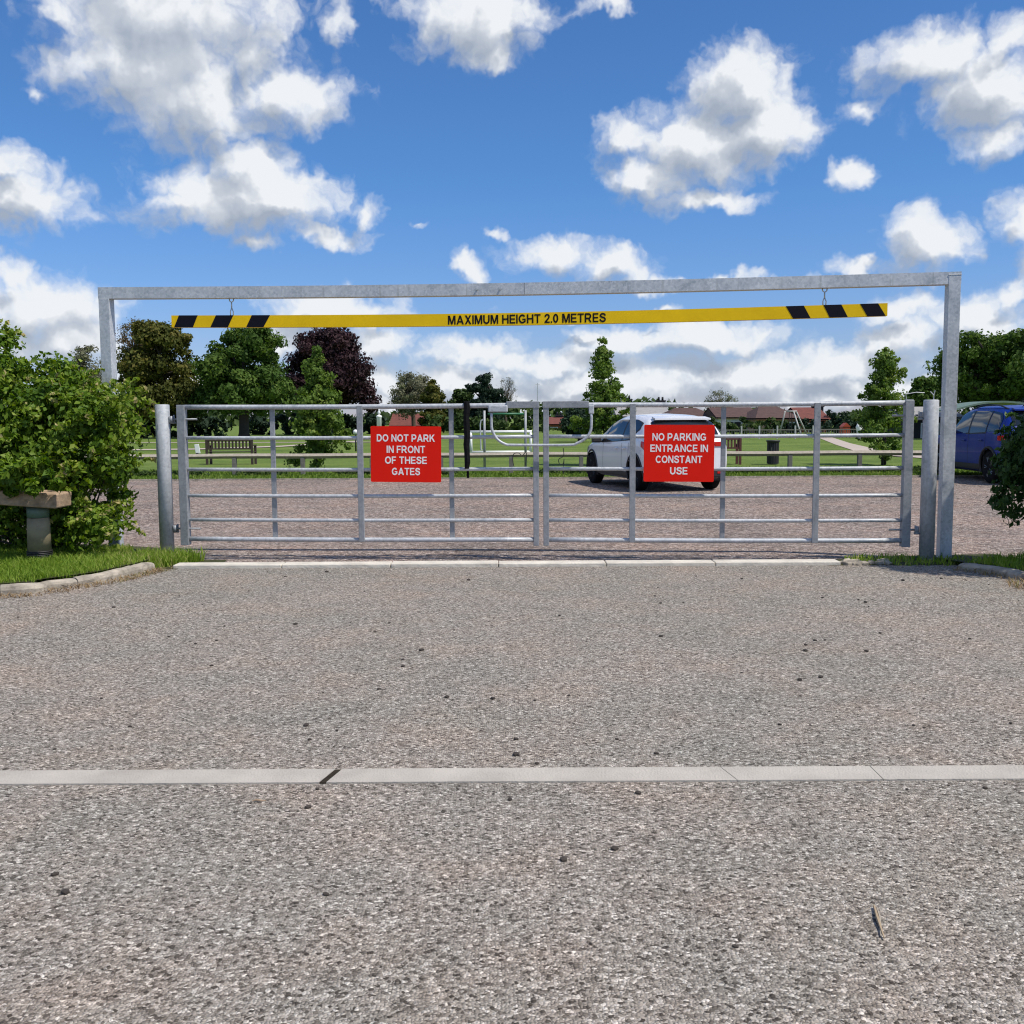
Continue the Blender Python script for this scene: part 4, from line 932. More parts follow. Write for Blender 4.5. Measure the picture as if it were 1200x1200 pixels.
make_tree('tree', 'bare leafless tree just right of the dark cedar', b, [(0, 0, h*.7, r_*.9, r_*.8, h*.28)], 0.08, G_PALE, 90, 700, 0.4, 0.16, h*.55, 'bark', gT, limbs=80, limb_r=.16, fill=.5)
b, r_, h = tree_at(826, 862, 458, 115)
make_tree('tree', 'pale twiggy tree top above the house roofs', b, [(0, 0, h*.7, r_, r_*.8, h*.3)], 0.12, G_PALE, 60, 1700, 0.5, 0.16, h*.6, 'bark', gT, limbs=50, limb_r=.16, fill=.5)
b, r_, h = tree_at(658, 702, 478, 60)
make_tree('tree', 'low dark green tree behind the young central tree', b, round_blobs(r_, h, 0.2, 5), 0.17, G_CEDAR, 60, 6000, 0.45, 0.15, h*.5, 'barkd', gT)
b, r_, h = tree_at(1066, 1106, 444, 75)
make_tree('tree', 'smaller round green tree just left of the right frame leg', b, round_blobs(r_, h, 1.4, 6), 0.22, G_OAK, 70, 6500, 0.6, 0.2, h*.5, 'barkd', gT)
b, r_, h = tree_at(1098, 1290, 384, 62)
make_tree('tree', 'huge spreading dark oak above the blue car', b, round_blobs(r_*.97, h, 2.0, 12, 1.0)+[(-r_*.8, 0, h*.55, r_*.2, r_*.3, r_*.16), (-r_*.86, 0, h*.72, r_*.16, r_*.2, r_*.12), (-r_*.72, 0, h*.84, r_*.24, r_*.25, r_*.14), (-r_*.5, 0, h*.9, r_*.26, r_*.3, r_*.12)], 0.21, G_OAK, 230, 21000, 0.72, 0.5, h*.5, 'barkd', gT, limbs=40, fill=.25)
b, r_, h = tree_at(1170, 1330, 470, 50)
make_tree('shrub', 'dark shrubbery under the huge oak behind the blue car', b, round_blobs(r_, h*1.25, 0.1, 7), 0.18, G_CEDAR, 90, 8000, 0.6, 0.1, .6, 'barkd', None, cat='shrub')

# young lawn trees
gY = 'young trees planted on the lawn'
def young(px0, px1, ptop, plow, Y, label, prof, nleaf, stake, mat=G_YOUNG, seed=0):
    random.seed(seed)
    c = (px0+px1)/2; b = at(c, 540, Y); base = Vector((b.x, Y, PARK)); W = (at(px1, 500, Y).x-at(px0, 500, Y).x)/2
    z1 = at(c, ptop, Y).z-PARK; z0 = at(c, plow, Y).z-PARK; bl_ = []
    for k, w in enumerate(prof):
        z = z0+(z1-z0)*(k+.5)/len(prof); rr = W*w
        bl_.append((random.uniform(-.06, .06)*rr, 0, z, rr*.66, rr*.64, (z1-z0)/len(prof)*1.2))
        for q in range(3):
            a = random.uniform(0, 6.28); bl_.append((math.cos(a)*rr*.68, math.sin(a)*rr*.62, z+random.uniform(-.08, .01)*(z1-z0), rr*.36, rr*.36, rr*.34))
    rt_ = W*prof[-1]
    for q in range(14): bl_.append((0, 0, z1-(z1-z0)*(.03+.018*q), rt_*(.35+.03*q), rt_*(.35+.03*q), (z1-z0)*.05))
    t = thing('young_tree', label, 'tree', base, 0, gY); p, nm, rnd, cc = crown_points(bl_, 210, nleaf, 0.17, .35)
    leaf_mesh('crown', p, 0.062*(0.6+0.8*rng.random(len(p))), mat, t, nrm=nm, rnd=rnd, droop=.4, elong=1.3)
    m = MB(); m.tube([(0, 0, -.05), (0.02, 0, z0), (0, 0, z1*.9)], [.045, .035, .008], 8)
    for i in range(45):
        c_ = Vector(cc[random.randrange(len(cc))]); s0 = Vector((0, 0, max(z0*.95, c_.z-abs(c_.x)*.9-.25))); m.tube([s0, s0.lerp(c_, .5)+Vector((0, 0, .03)), c_], [.012, .008, .003], 5)
    m.build('trunk', MAT['barkd'], t)
    for x in stake:
        m = MB(); m.tube([(x, 0.05, -.05), (x, 0.05, .95)], .035, 7); m.build('stake', MAT['barkd'], t)
    return t
young(329, 413, 413, 536, 27.5, 'dense young tree of light green leaves in front of the copper beech', [.75, .95, 1.0, .88, .68, .45, .26], 15000, [], seed=3)
young(667, 745, 403, 520, 30.5, 'young narrow-topped tree rising behind the white car', [.6, .9, 1.0, .80, .56, .38, .28], 12500, [], seed=5)
young(998, 1070, 411, 526, 29.8, 'young staked tree with a tall leafy crown near the pale path', [.7, .95, .98, .85, .72, .62, .48], 13500, [0.10], seed=8)

# hedges
def hedge(label, px0, px1, ptop, Y, mat=G_HEDGE, leaf=0.2, dens=1.0, depth=1.5, name='hedge', cat='hedge', rough=0.12):
    a, b = at(px0, 500, Y), at(px1, 500, Y); W = b.x-a.x; H = at((px0+px1)/2, ptop, Y).z-PARK
    t = thing(name, label, cat, ((a.x+b.x)/2, Y, PARK)); n = max(3, int(W/(H*.9))); bl_ = []
    for i in range(n*2):
        x = -W/2+W*(i+.5)/(n*2); hh = H*random.uniform(1-rough*2, 1); bl_.append((x, random.uniform(-.2, .2), hh*.5, W/n*.42, depth/2, hh*.5))
    p, nm, rnd, cc = crown_points(bl_, max(30, int(W*9)), int(W*330*dens*(0.2/leaf)**1.4*H/2), 0.35*H/2, .4); p[:, 2] = np.abs(p[:, 2])
    leaf_mesh('foliage', p, leaf*(.6+.8*rng.random(len(p))), mat, t, nrm=nm, rnd=rnd); 
    return t
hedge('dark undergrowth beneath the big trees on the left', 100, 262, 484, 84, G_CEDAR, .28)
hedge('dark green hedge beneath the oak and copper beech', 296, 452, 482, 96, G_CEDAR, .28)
hedge('mid green hedge behind the small white goal', 500, 640, 482, 100, G_HEDGE, .28, rough=.2)
hedge('low hedge running behind the central young tree', 640, 760, 502, 115, G_HEDGE, .28)
hedge('clipped green hedge in front of the brown-roofed houses', 826, 922, 488.5, 78, G_HEDGE, .2)
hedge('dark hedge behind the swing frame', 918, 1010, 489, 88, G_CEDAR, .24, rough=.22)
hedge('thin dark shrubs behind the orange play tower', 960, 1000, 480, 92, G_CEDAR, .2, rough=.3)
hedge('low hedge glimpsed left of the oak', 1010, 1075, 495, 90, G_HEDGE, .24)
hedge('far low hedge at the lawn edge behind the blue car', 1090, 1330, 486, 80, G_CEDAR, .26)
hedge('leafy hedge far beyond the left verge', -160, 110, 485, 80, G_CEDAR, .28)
# distant wood closing the horizon
pts = []
for x in np.arange(-210, 230, 1.6):
    hh = 3.4+1.5*math.sin(x*.07)+1.0*math.sin(x*.23+1); n = 26
    pts.append(np.c_[rng.normal(x, 1.2, n), rng.normal(230, 3, n), PARK+rng.random(n)*hh])
pts = np.concatenate(pts); tag(leaf_mesh('distant_wood', pts, np.full(len(pts), 1.3), G_HEDGE), 'low line of distant trees closing the horizon', 'woodland', kind='stuff')

# ------------------------------------------------------------------ houses
def house(label, px0, px1, pridge, peave, Y, wall, roof, chim=(), wins=(), depth=7.0, gable_px=None, hip=0.0, group='bungalows beyond the lawn'):
    a, b = at(px0, 500, Y), at(px1, 500, Y); W = (b.x-a.x)/2; HR = at((px0+px1)/2, pridge, Y+depth/2).z-PARK; HE = at((px0+px1)/2, peave, Y).z-PARK
    t = thing('house', label, 'house', ((a.x+b.x)/2, Y, PARK), 0, group)
    m = MB(); m.box((-W+.3, 0, -.3), (W-.3, depth, HE)); 
    if not hip:
        for x in (-W+.3, W-.3-.02): m.prism([(x, 0.02, HE-.01), (x, depth-.02, HE-.01), (x, depth/2, HR-.15)], (.02, 0, 0))
    m.build('wall', MAT[wall], t)
    m = MB(); hx = hip
    v = [(-W, -.4, HE-.12), (W, -.4, HE-.12), (W, depth+.4, HE-.12), (-W, depth+.4, HE-.12), (-W+hx, depth/2, HR), (W-hx, depth/2, HR)]
    vb = [(x, y, z+.14) for x, y, z in v]
    for vv, fl in ((v, 0), (vb, 1)):
        q = [m.bm.verts.new(x) for x in vv]
        m.bm.faces.new((q[0], q[1], q[5], q[4])); m.bm.faces.new((q[2], q[3], q[4], q[5]))
        if hx or fl == 0: m.bm.faces.new((q[1], q[2], q[5])); m.bm.faces.new((q[3], q[0], q[4]))
    rf = m.build('roof', MAT[roof], t, False)
    for cx, ph in chim:
        x = at(cx, 490, Y+depth/2).x-t.location.x; hc = at(cx, ph, Y+depth/2).z-PARK
        m = MB(); m.box((x-.45, depth/2-.3, HR-.8), (x+.45, depth/2+.3, hc-.25)); m.box((x-.52, depth/2-.37, hc-.249), (x+.52, depth/2+.37, hc-.1)); m.lathe([(.12, 0), (.1, .35)], (x-.2, depth/2, hc-.099), 8); m.lathe([(.12, 0), (.1, .35)], (x+.2, depth/2, hc-.099), 8)
        m.build('chimney', MAT['darkshed'], rf)
    for cx, w in wins:
        x = at(cx, 495, Y).x-t.location.x; m = MB(); m.box((x-w/2, -.03, HE-1.5), (x+w/2, .05, HE-.35)); f = m.build('window', MAT['white'], t)
        m = MB(); m.box((x-w/2+.08, -.05, HE-1.42), (x-.04, -.031, HE-.43)); m.box((x+.04, -.05, HE-1.42), (x+w/2-.08, -.031, HE-.43)); m.build('pane', MAT['window'], f)
    return t
house('grey-roofed house with two dark chimneys behind the white car', 722, 786, 477, 488, 105, 'brick', 'roofgrey', ((735, 466.5), (774, 468)), ((760, 1.4),))
house('brown-roofed bungalow behind the white car and red sign', 778, 842, 479.5, 489, 98, 'brick', 'rooftile', (), ((800, 1.4), (825, 1.4)), hip=1.6)
house('brown-roofed bungalow with a pale gable above the clipped hedge', 838, 890, 479, 489, 94, 'white', 'rooftile', (), ((860, 1.4),))
house('dark brown-roofed bungalow left of the swing frame', 884, 938, 478, 490, 90, 'brick', 'rooftile', (), ((915, 1.3), (927, 1.3)), hip=1.2)
house('small red-roofed house right of the swing frame', 938, 972, 479, 491, 92, 'redbrick', 'roofred', ((958, 474),), ((955, 1.2),))
house('red-roofed house seen above the DO NOT PARK sign', 456, 520, 486, 499, 112, 'redbrick', 'roofred', (), ((485, 1.5), (505, 1.5)), group=None)
house('tiny red-roofed house far off between the gate leaves and central tree', 638, 662, 490, 497, 125, 'redbrick', 'roofred', ((655, 485),), ((648, 1.2),), group=None)
t = house('long black shed with a grey roof behind the right round gatepost', 1058, 1128, 479, 489, 66, 'darkshed', 'roofgrey', (), ((1090, 1.2),), 5.0, group=None); t.name = 'shed'; t['category'] = 'shed'
# curved green-grey shelter roof behind the blue car
b = at(1150, 500, 40); t = thing('shelter', 'low shelter with a curved green-grey roof behind the blue car', 'shelter', (b.x, 40, PARK))
m = MB(); rg = []
for k in range(17):
    x = -1.15+3.4*k/16; z = at(1150, 484, 40).z-PARK+0.40*math.sin(math.pi*min(1, (k+1)/20)); rg.append([m.bm.verts.new((x, y, z+dz)) for y, dz in ((0, 0), (0, .07), (2, .07), (2, 0))])
for r1, r2 in zip(rg[:-1], rg[1:]):
    for j in range(4): m.bm.faces.new((r1[j], r1[(j+1) % 4], r2[(j+1) % 4], r2[j]))
m.bm.faces.new(rg[0]); m.bm.faces.new(rg[-1][::-1]); m.build('roof', MAT['greenp'], t)
for x in (-1.05, 2.1):
    for y in (.1, 1.9):
        m = MB(); m.tube([(x, y, 0), (x, y, 1.42)], .05, 8); m.build('post', MAT['plastic'], t)

# playground
SY = 70; b = at(938, 507, SY); t = thing('swing_frame', 'pale metal swing frame in the playground before the red-roofed house', 'swing', (b.x, SY, PARK))
def sl(px, py, dy=0): q = at(px, py, SY); return (q.x-b.x, dy, q.z-PARK)
hz = sl(930, 482)[2]
for (x0_, y0_, x1_, dy) in ((930, 482, 936, -.8), (933, 482, 951, .8)):
    p0 = sl(x0_, y0_); p1 = sl(x1_, 507); m = MB(); m.tube([(p0[0], 0, hz), (p1[0], dy, 0)], .05, 8); m.build('leg', MAT['swing'], t)
m = MB(); m.tube([(sl(922, 482)[0], 0, hz), (sl(934, 482)[0], 0, hz)], .05, 8); m.build('crossbar', MAT['swing'], t)
m = MB(); m.tube([(sl(920, 482)[0], 0, hz), (sl(917, 482)[0], .8, 0)], .05, 8); m.build('leg', MAT['swing'], t)
for x in (925, 928): 
    p = sl(x, 482); m = MB(); m.tube([(p[0], 0, hz), (p[0], 0, .5)], .02, 5); m.build('chain', MAT['plastic'], t)
m = MB(); m.box((sl(924.5, 482)[0], -.15, .46), (sl(928.5, 482)[0], .15, .5)); m.build('swing_seat', MAT['plastic'], t)
b = at(990, 507, 68); t = thing('play_tower', 'small orange play tower in the playground left of the staked tree', 'play tower', (b.x, 68, PARK)); t.scale = (.45, .6, .78)
for x in (-.5, .5):
    for y in (-.5, .5):
        m = MB(); m.tube([(x, y, 0), (x, y, 1.0)], .05, 8); m.build('leg', MAT['plastic'], t)
m = MB(); m.box((-.55, -.55, .35), (.55, -.5, .95), .03); m.box((-.55, .5, .35), (.55, .55, .95), .03); m.box((-.55, -.499, .35), (-.5, .499, .95)); m.build('side_panel', MAT['orange'], t)
m = MB(); m.prism([(-.6, -.6, .95), (.6, -.6, .95), (0, -.6, 1.28)], (0, 1.2, 0)); m.build('roof', MAT['orange'], t)
m = MB(); m.prism([(.5, -.3, .32), (.5, -.3, .40), (1.4, -.3, .10), (1.4, -.3, .03)], (0, .6, 0)); m.build('slide', MAT['galvd'], t)
# playground fence
t = thing('playground_fence', 'low pale fence with white posts in front of the clipped hedge', 'fence', (at(890, 508, 66).x, 66, PARK)); ox = t.location.x
for px in (846, 869, 890, 911, 932, 953):
    x = at(px, 500, 66).x-ox; m = MB(); m.box((x-.045, -.05, 0), (x+.045, .05, .85)); m.build('post', MAT['swing'], t)
xa2, xb2 = at(840, 500, 66).x-ox, at(1015, 500, 66).x-ox
m = MB()
for z in (.12, .55):
    m.box((xa2, -.02, z), (xb2, .02, z+.07))
for k in range(int((xb2-xa2)/.16)):
    x = xa2+k*.16; m.box((x, .021, .1), (x+.05, .04, .62))
m.build('palings', MAT['rail_post'], t)
b = at(1006.5, 507, 64); t = thing('spring_rider', 'small white upright play figure beside the orange tower', 'play equipment', (b.x, 64, PARK))
m = MB(); m.lathe([(.12, 0), (.08, .3), (.14, .5), (.2, .75), (.12, .95), (.03, 1.0)], n=14); m.build('body', MAT['white'], t)
m = MB(); m.lathe([(.2, 0), (.22, .03), (.2, .06)], n=14); m.build('base', MAT['plastic'], t)

# ------------------------------------------------------------------ cars
def catmull(xs, ys, x):
    if x <= xs[0]: return ys[0]
    if x >= xs[-1]: return ys[-1]
    i = max(j for j in range(len(xs)) if xs[j] <= x); i = min(i, len(xs)-2)
    h = xs[i+1]-xs[i]; t = (x-xs[i])/h
    def sl_(k):
        if k == 0: return (ys[1]-ys[0])/(xs[1]-xs[0])
        if k == len(xs)-1: return (ys[-1]-ys[-2])/(xs[-1]-xs[-2])
        a_ = (ys[k]-ys[k-1])/(xs[k]-xs[k-1]); b_ = (ys[k+1]-ys[k])/(xs[k+1]-xs[k])
        return 0 if a_*b_ <= 0 else 2*a_*b_/(a_+b_)
    m0, m1 = sl_(i)*h, sl_(i+1)*h
    return (2*t**3-3*t*t+1)*ys[i]+(t**3-2*t*t+t)*m0+(-2*t**3+3*t*t)*ys[i+1]+(t**3-t*t)*m1
class Car:
    """y = distance forward of the tail, x = across, z up"""
    def __init__(s, label, sp, loc, rz, paint, rimm):
        s.sp = sp; s.L = sp['L']; s.t = thing('parked_car', label, 'car', loc, rz, None); s.paint = paint; s.rim = rimm; s.make()
    def prof(s, y):
        K = s.sp['sec']; ys = [k[0] for k in K]; return [catmull(ys, [k[i] for k in K], y) for i in range(1, 7)]
    def P(s, y, u, side=1, off=0.0):
        zl, zb, zt, wl, wb, wt = s.prof(y); pts = [(0, zl), (wl*.85, zl), (wl, zl+.05), (wb*1.0, zl+(zb-zl)*.5), (wb*.985, zb), (wt+(wb-wt)*.14, zt-(zt-zb)*.13-.015), (wt*.80, zt-.012), (0, zt+.02)]
        us = list(range(8)); x = catmull(us, [p[0] for p in pts], u) if u > 2 else np.interp(u, us, [p[0] for p in pts]); z = catmull(us, [p[1] for p in pts], u) if u > 2 else np.interp(u, us, [p[1] for p in pts])
        v = Vector((x*side, y, z))
        if off:
            e = .01; a = s.P(y+e, u, side)-s.P(y-e, u, side); b_ = s.P(y, min(7, u+e), side)-s.P(y, max(0, u-e), side); n = a.cross(b_)
            if n.length > 1e-9:
                n.normalize(); 
                if n.dot(Vector((side, 0, .3 if u < 5 else 3))) < 0: n = -n
                v = v+n*off
        return v
    def patch(s, name, rows, mat, side, off=.006, nu=8, parent=None, thick=True):
        """rows: (y,u0,u1)"""
        ys = [r_[0] for r_ in rows]; n = max(6, int((ys[-1]-ys[0])/.05)); m = MB(); G = []
        for k in range(n+1):
            y = ys[0]+(ys[-1]-ys[0])*k/n; u0 = np.interp(y, ys, [r_[1] for r_ in rows]); u1 = np.interp(y, ys, [r_[2] for r_ in rows])
            G.append([m.bm.verts.new(s.P(y, u0+(u1-u0)*j/nu, side, off)) for j in range(nu+1)])
        for k in range(n):
            for j in range(nu):
                f = m.bm.faces.new((G[k][j], G[k+1][j], G[k+1][j+1], G[k][j+1])); f.smooth = True
        return m.build(name, mat, parent or s.t)
    def make(s):
        sp = s.sp; L = s.L; t = s.t; Rw = sp['rw']; AR = Rw+.055
        # body shell
        m = MB(); NY = 130; U = [0, .5, 1, 1.5, 2]+[2+.2*k for k in range(1, 26)]
        ring = []
        for k in range(NY+1):
            y = L*k/NY; row = []
            for side in (1, -1):
                row.append([m.bm.verts.new(s.P(y, u, side)) for u in U])
            ring.append(row)
        for k in range(NY):
            for si in (0, 1):
                for j in range(len(U)-1):
                    q = (ring[k][si][j], ring[k+1][si][j], ring[k+1][si][j+1], ring[k][si][j+1])
                    c = sum((v.co for v in q), Vector())/4
                    if j >= 1 and any((c.y-yw)**2+(c.z-Rw)**2 < AR*AR for yw in sp['wy']) and abs(c.x) > .35: continue
                    f = m.bm.faces.new(q); f.smooth = True
        for k in (0, NY):
            a = ring[k][0]; b_ = ring[k][1]
            for j in range(len(U)-1):
                f = m.bm.faces.new((a[j], a[j+1], b_[j+1], b_[j]))
        bmesh.ops.remove_doubles(m.bm, verts=m.bm.verts, dist=.0005)
        s.body = m.build('body', s.paint, t)
        # wheel wells, sills, underbody
        m = MB(); m.box((-sp['w']*.80, .25, .20), (sp['w']*.80, L-.25, .42)); m.build('underbody', MAT['plastic'], t)
        for yw in sp['wy']:
            for side in (1, -1):
                m = MB(); n = 20; w0 = sp['w']*.52; w1 = sp['w']*.965; A_ = []
                for k in range(n+1):
                    a = math.pi*(-.12+1.24*k/n); A_.append([m.bm.verts.new((side*x, yw+AR*1.0*math.cos(a), Rw+AR*math.sin(a))) for x in (w0, w1)])
                for k in range(n): m.bm.faces.new((A_[k][0], A_[k+1][0], A_[k+1][1], A_[k][1]))
                m.bm.faces.new([q[0] for q in A_]); 
                # lip following the body side
                lp = []
                for k in range(n+1):
                    a = math.pi*(-.1+1.2*k/n); y = yw+(AR+.012)*math.cos(a); z = max(.2, Rw+(AR+.012)*math.sin(a))
                    zl, zb, zt, wl, wb, wt = s.prof(y); 
                    best = min((abs(s.P(y, 2+.1*q).z-z), 2+.1*q) for q in range(21))[1]; lp.append((s.P(y, best, side).x, y, z))
                m.tube(lp, sp.get('lip', .022), 6)
                m.build('wheel_arch', MAT['plastic'], t)
                wx = side*(sp['w']-.115); st = -.03 if side > 0 else .03
                c = (wx, yw, Rw); tw_ = .10
                m = MB(); m.lathe([(Rw*.60, -tw_), (Rw*.9, -tw_*1.0), (Rw*.985, -tw_*.8), (Rw, -tw_*.4), (Rw, tw_*.4), (Rw*.985, tw_*.8), (Rw*.9, tw_), (Rw*.60, tw_)], c, 36, 'X')
                wheel = m.build('wheel', MAT['rubber'], t)
                m = MB(); o_ = side*tw_
                m.lathe([(Rw*.66, o_*.98), (Rw*.62, o_*.93), (Rw*.60, o_*.2), (.04, o_*.15)], c, 36, 'X')
                for k in range(5):
                    a = 2*math.pi*k/5
                    for da in (-.13, .13):
                        p0 = Vector((wx+o_*.78, yw+.05*math.cos(a), Rw+.05*math.sin(a))); p1 = Vector((wx+o_*.86, yw+Rw*.62*math.cos(a+da), Rw+Rw*.62*math.sin(a+da))); m.tube([p0, p1], [.022, .018], 6)
                m.lathe([(.0, o_*.9), (.055, o_*.88), (.06, o_*.6)], c, 16, 'X')
                m.build('rim', s.rim, wheel)
        for side in (1, -1):
            for w_ in sp['side_glass']: s.patch('window', w_, MAT['glass'], side)
            if sp.get('pillar'): s.patch('window_trim', sp['pillar'], MAT['plastic'], side, .004)
            for a, b_ in sp['seams']:
                s.patch('door_seam', [(a, 2.3, 4.0), (a+.012, 2.3, 4.0)], MAT['plastic'], side, .002, 10)
            s.patch('sill_trim', [(sp['wy'][0]+AR+.03, 2.0, 2.45), (sp['wy'][1]-AR-.03, 2.0, 2.45)], MAT['plastic'], side, .006, 4)
            for hy in sp['handles']:
                p = s.P(hy, 3.72, side, .02); m = MB(); m.box((p.x-.015, hy-.09, p.z-.013), (p.x+.015, hy+.09, p.z+.013), .008); m.build('door_handle', s.paint, t)
            p = s.P(sp['mirror'], 4.1, side); m = MB(); m.box((-.10, -.06, -.06), (.10, .06, .07), .03, Matrix.Translation((p.x+side*.12, p.y, p.z+.03))); m.tube([(p.x-side*.02, p.y, p.z), (p.x+side*.1, p.y, p.z)], .02, 6); m.build('wing_mirror', sp.get('mirm', s.paint), t)
            m = s.patch('tail_light', sp['tail'], MAT['tail'], side, .008)
            s.patch('headlight', sp['head'], MAT['rim'], side, .006)
        for nm, y0_, y1_, u0_, in (('rear_window', *sp['rearglass']), ('windscreen', *sp['screen'])):
            for side in (1, -1):
                pass
            m = MB(); n = 14; G = []
            for k in range(n+1):
                y = y0_+(y1_-y0_)*k/n; row = [s.P(y, u0_+(7-u0_)*j/8, 1, .007) for j in range(9)]+[s.P(y, 7-(7-u0_)*j/8, -1, .007) for j in range(1, 9)]
                G.append([m.bm.verts.new(q) for q in row])
            for k in range(n):
                for j in range(16): f = m.bm.faces.new((G[k][j], G[k+1][j], G[k+1][j+1], G[k][j+1])); f.smooth = True
            m.build(nm, MAT['glass'], t)
        # spoiler over the rear window
        if sp.get('spoiler'):
            y0_, z0_, w_ = sp['spoiler']; m = MB(); m.prism([(-w_, y0_, z0_), (-w_*.96, y0_+.22, z0_+.035), (w_*.96, y0_+.22, z0_+.035), (w_, y0_, z0_)][::1], (0, 0, -.03)); m.build('spoiler', s.paint, t)
        # rear lower bumper and plate, lamps on the tail
        w_ = sp['w']; m = MB(); m.box((-w_*.80, -.02, .26), (w_*.80, .10, .44), .03); m.build('rear_bumper', MAT['plastic'], t)
        m = MB(); m.box((-.26, -.028, .0), (.26, -.0201, .11), .002, Matrix.Translation((0, 0, sp['plate']))); m.build('number_plate', MAT['yellow'], t)
        for side in (1, -1):
            m = MB(); m.box((side*w_*.60, -.018, sp['tz']), (side*w_*.80, .03, sp['tz']+.09), .01); m.build('tail_light', MAT['tail'], t)
            m = MB(); m.box((side*w_*.66, -.03, .34), (side*w_*.80, .0, .38), .005); m.build('reflector', MAT['tail'], t)
            if sp.get('rails'):
                ys_ = sp['rails']; pp = [s.P(y, 5.55, side)+Vector((0, 0, .05 if 0 < k < 4 else .0)) for k, y in enumerate([ys_[0]+(ys_[1]-ys_[0])*q/4 for q in range(5)])]
                m = MB(); m.tube(smooth_path(pp, 3), .016, 6); m.build('roof_rail', MAT['plastic'], t)
# (y, z_low, z_belt, z_top, w_low, w_belt, w_top)
hatch = dict(L=4.0, w=.865, rw=.33, wy=(.66, 3.17), plate=.60, tz=.86,
    sec=[(0, .40, .80, .90, .66, .74, .62), (.06, .30, .84, .98, .76, .81, .66), (.16, .25, .88, 1.13, .80, .845, .66), (.42, .22, .93, 1.385, .83, .865, .62), (.62, .21, .94, 1.44, .84, .865, .61), (1.1, .20, .925, 1.475, .84, .865, .62), (1.7, .20, .91, 1.475, .84, .86, .62), (2.25, .20, .90, 1.40, .84, .86, .60), (2.75, .20, .885, 1.16, .84, .86, .63), (3.1, .20, .87, .985, .84, .85, .66), (3.5, .21, .78, .87, .82, .82, .62), (3.8, .23, .66, .76, .74, .72, .52), (3.95, .28, .56, .64, .60, .58, .40), (4.0, .34, .50, .56, .48, .46, .32)],
    side_glass=[[(.62, 4.55, 4.75), (.95, 4.15, 4.90), (1.32, 4.10, 4.93)], [(1.38, 4.10, 4.93), (1.9, 4.07, 4.93), (2.25, 4.07, 4.88)], [(2.29, 4.07, 4.86), (2.5, 4.07, 4.62), (2.74, 4.10, 4.16)]],
    pillar=[(.58, 4.5, 4.8), (.93, 4.1, 4.94), (2.25, 4.03, 4.94), (2.5, 4.03, 4.68), (2.8, 4.06, 4.14)],
    seams=[(.98, 0), (1.345, 0), (2.42, 0)], handles=[1.18, 1.62], mirror=2.55, tail=[(.10, 3.6, 4.25), (.34, 3.85, 4.12)], head=[(3.42, 3.7, 4.3), (3.75, 3.5, 4.2)], rearglass=(.14, .40, 5.15), screen=(2.24, 2.98, 5.2), spoiler=(.30, 1.40, .58), mirm=MAT['plastic'])
suv = dict(L=4.40, w=.92, rw=.345, wy=(.80, 3.44), plate=.80, tz=.98, lip=.03,
    sec=[(0, .42, .98, 1.08, .72, .80, .68), (.06, .32, 1.00, 1.14, .82, .87, .70), (.16, .27, 1.02, 1.28, .86, .90, .70), (.40, .24, 1.03, 1.54, .88, .915, .68), (.60, .23, 1.03, 1.595, .89, .92, .68), (1.2, .22, 1.02, 1.63, .89, .92, .69), (1.9, .22, 1.005, 1.63, .89, .915, .69), (2.5, .22, .99, 1.56, .89, .915, .67), (3.0, .22, .98, 1.24, .89, .91, .69), (3.3, .22, .965, 1.09, .89, .91, .72), (3.8, .23, .90, 1.00, .87, .88, .68), (4.2, .25, .76, .88, .80, .80, .60), (4.35, .30, .66, .76, .68, .68, .5), (4.40, .36, .58, .66, .56, .56, .42)],
    side_glass=[[(.42, 4.2, 4.62), (.55, 4.12, 4.84), (.95, 4.12, 4.9)], [(1.02, 4.10, 4.92), (1.5, 4.08, 4.92), (1.82, 4.07, 4.92)], [(1.90, 4.07, 4.92), (2.4, 4.07, 4.9), (2.62, 4.07, 4.70), (2.98, 4.10, 4.2)]],
    pillar=[(.98, 4.04, 4.93), (2.0, 4.03, 4.93)],
    seams=[(1.0, 0), (1.86, 0), (2.85, 0)], handles=[1.2, 2.08], mirror=2.75, tail=[(.07, 3.62, 3.98), (.42, 3.72, 3.94)], head=[(3.85, 3.75, 4.3), (4.2, 3.5, 4.2)], rearglass=(.13, .38, 5.1), screen=(2.46, 3.20, 5.2), spoiler=(.26, 1.55, .64), rails=(.55, 2.3))
# white hatchback: rear axle from wheel contact pixels
th_ = R(15.0)
rl = gnd(747, 575.5, PARK); hd = Vector((-math.sin(th_), math.cos(th_), 0)); rv = Vector((math.cos(th_), math.sin(th_), 0))
o = Vector((rl.x, rl.y+.12, PARK)) - hd*hatch['wy'][0] + rv*hatch['w']*.93
Car('white hatchback parked nose away behind the NO PARKING sign', hatch, o, th_, MAT['cwhite'], MAT['rimd'])
th_ = R(-1.5)
rl = gnd(1163, 566.5, PARK); hd = Vector((-math.sin(th_), math.cos(th_), 0)); rv = Vector((math.cos(th_), math.sin(th_), 0))
o = Vector((rl.x, rl.y+.1, PARK)) - hd*suv['wy'][0] + rv*suv['w']*.93
Car('dark blue sport utility car parked nose away at the right edge', suv, o, th_, MAT['cblue'], MAT['rim'])

# ------------------------------------------------------------------ light
SAZ, SEL = R(28), R(58)
sd = Vector((math.cos(SEL)*math.cos(SAZ), -math.cos(SEL)*math.sin(SAZ), math.sin(SEL)))
ld = bpy.data.lights.new('sun', 'SUN'); ld.energy = 4.6; ld.angle = R(0.53); ld.color = (1.0, 0.935, 0.845)
lo = bpy.data.objects.new('sun', ld); COL.objects.link(lo); lo.rotation_euler = (-sd).to_track_quat('-Z', 'Y').to_euler(); lo.location = (5, -5, 20)

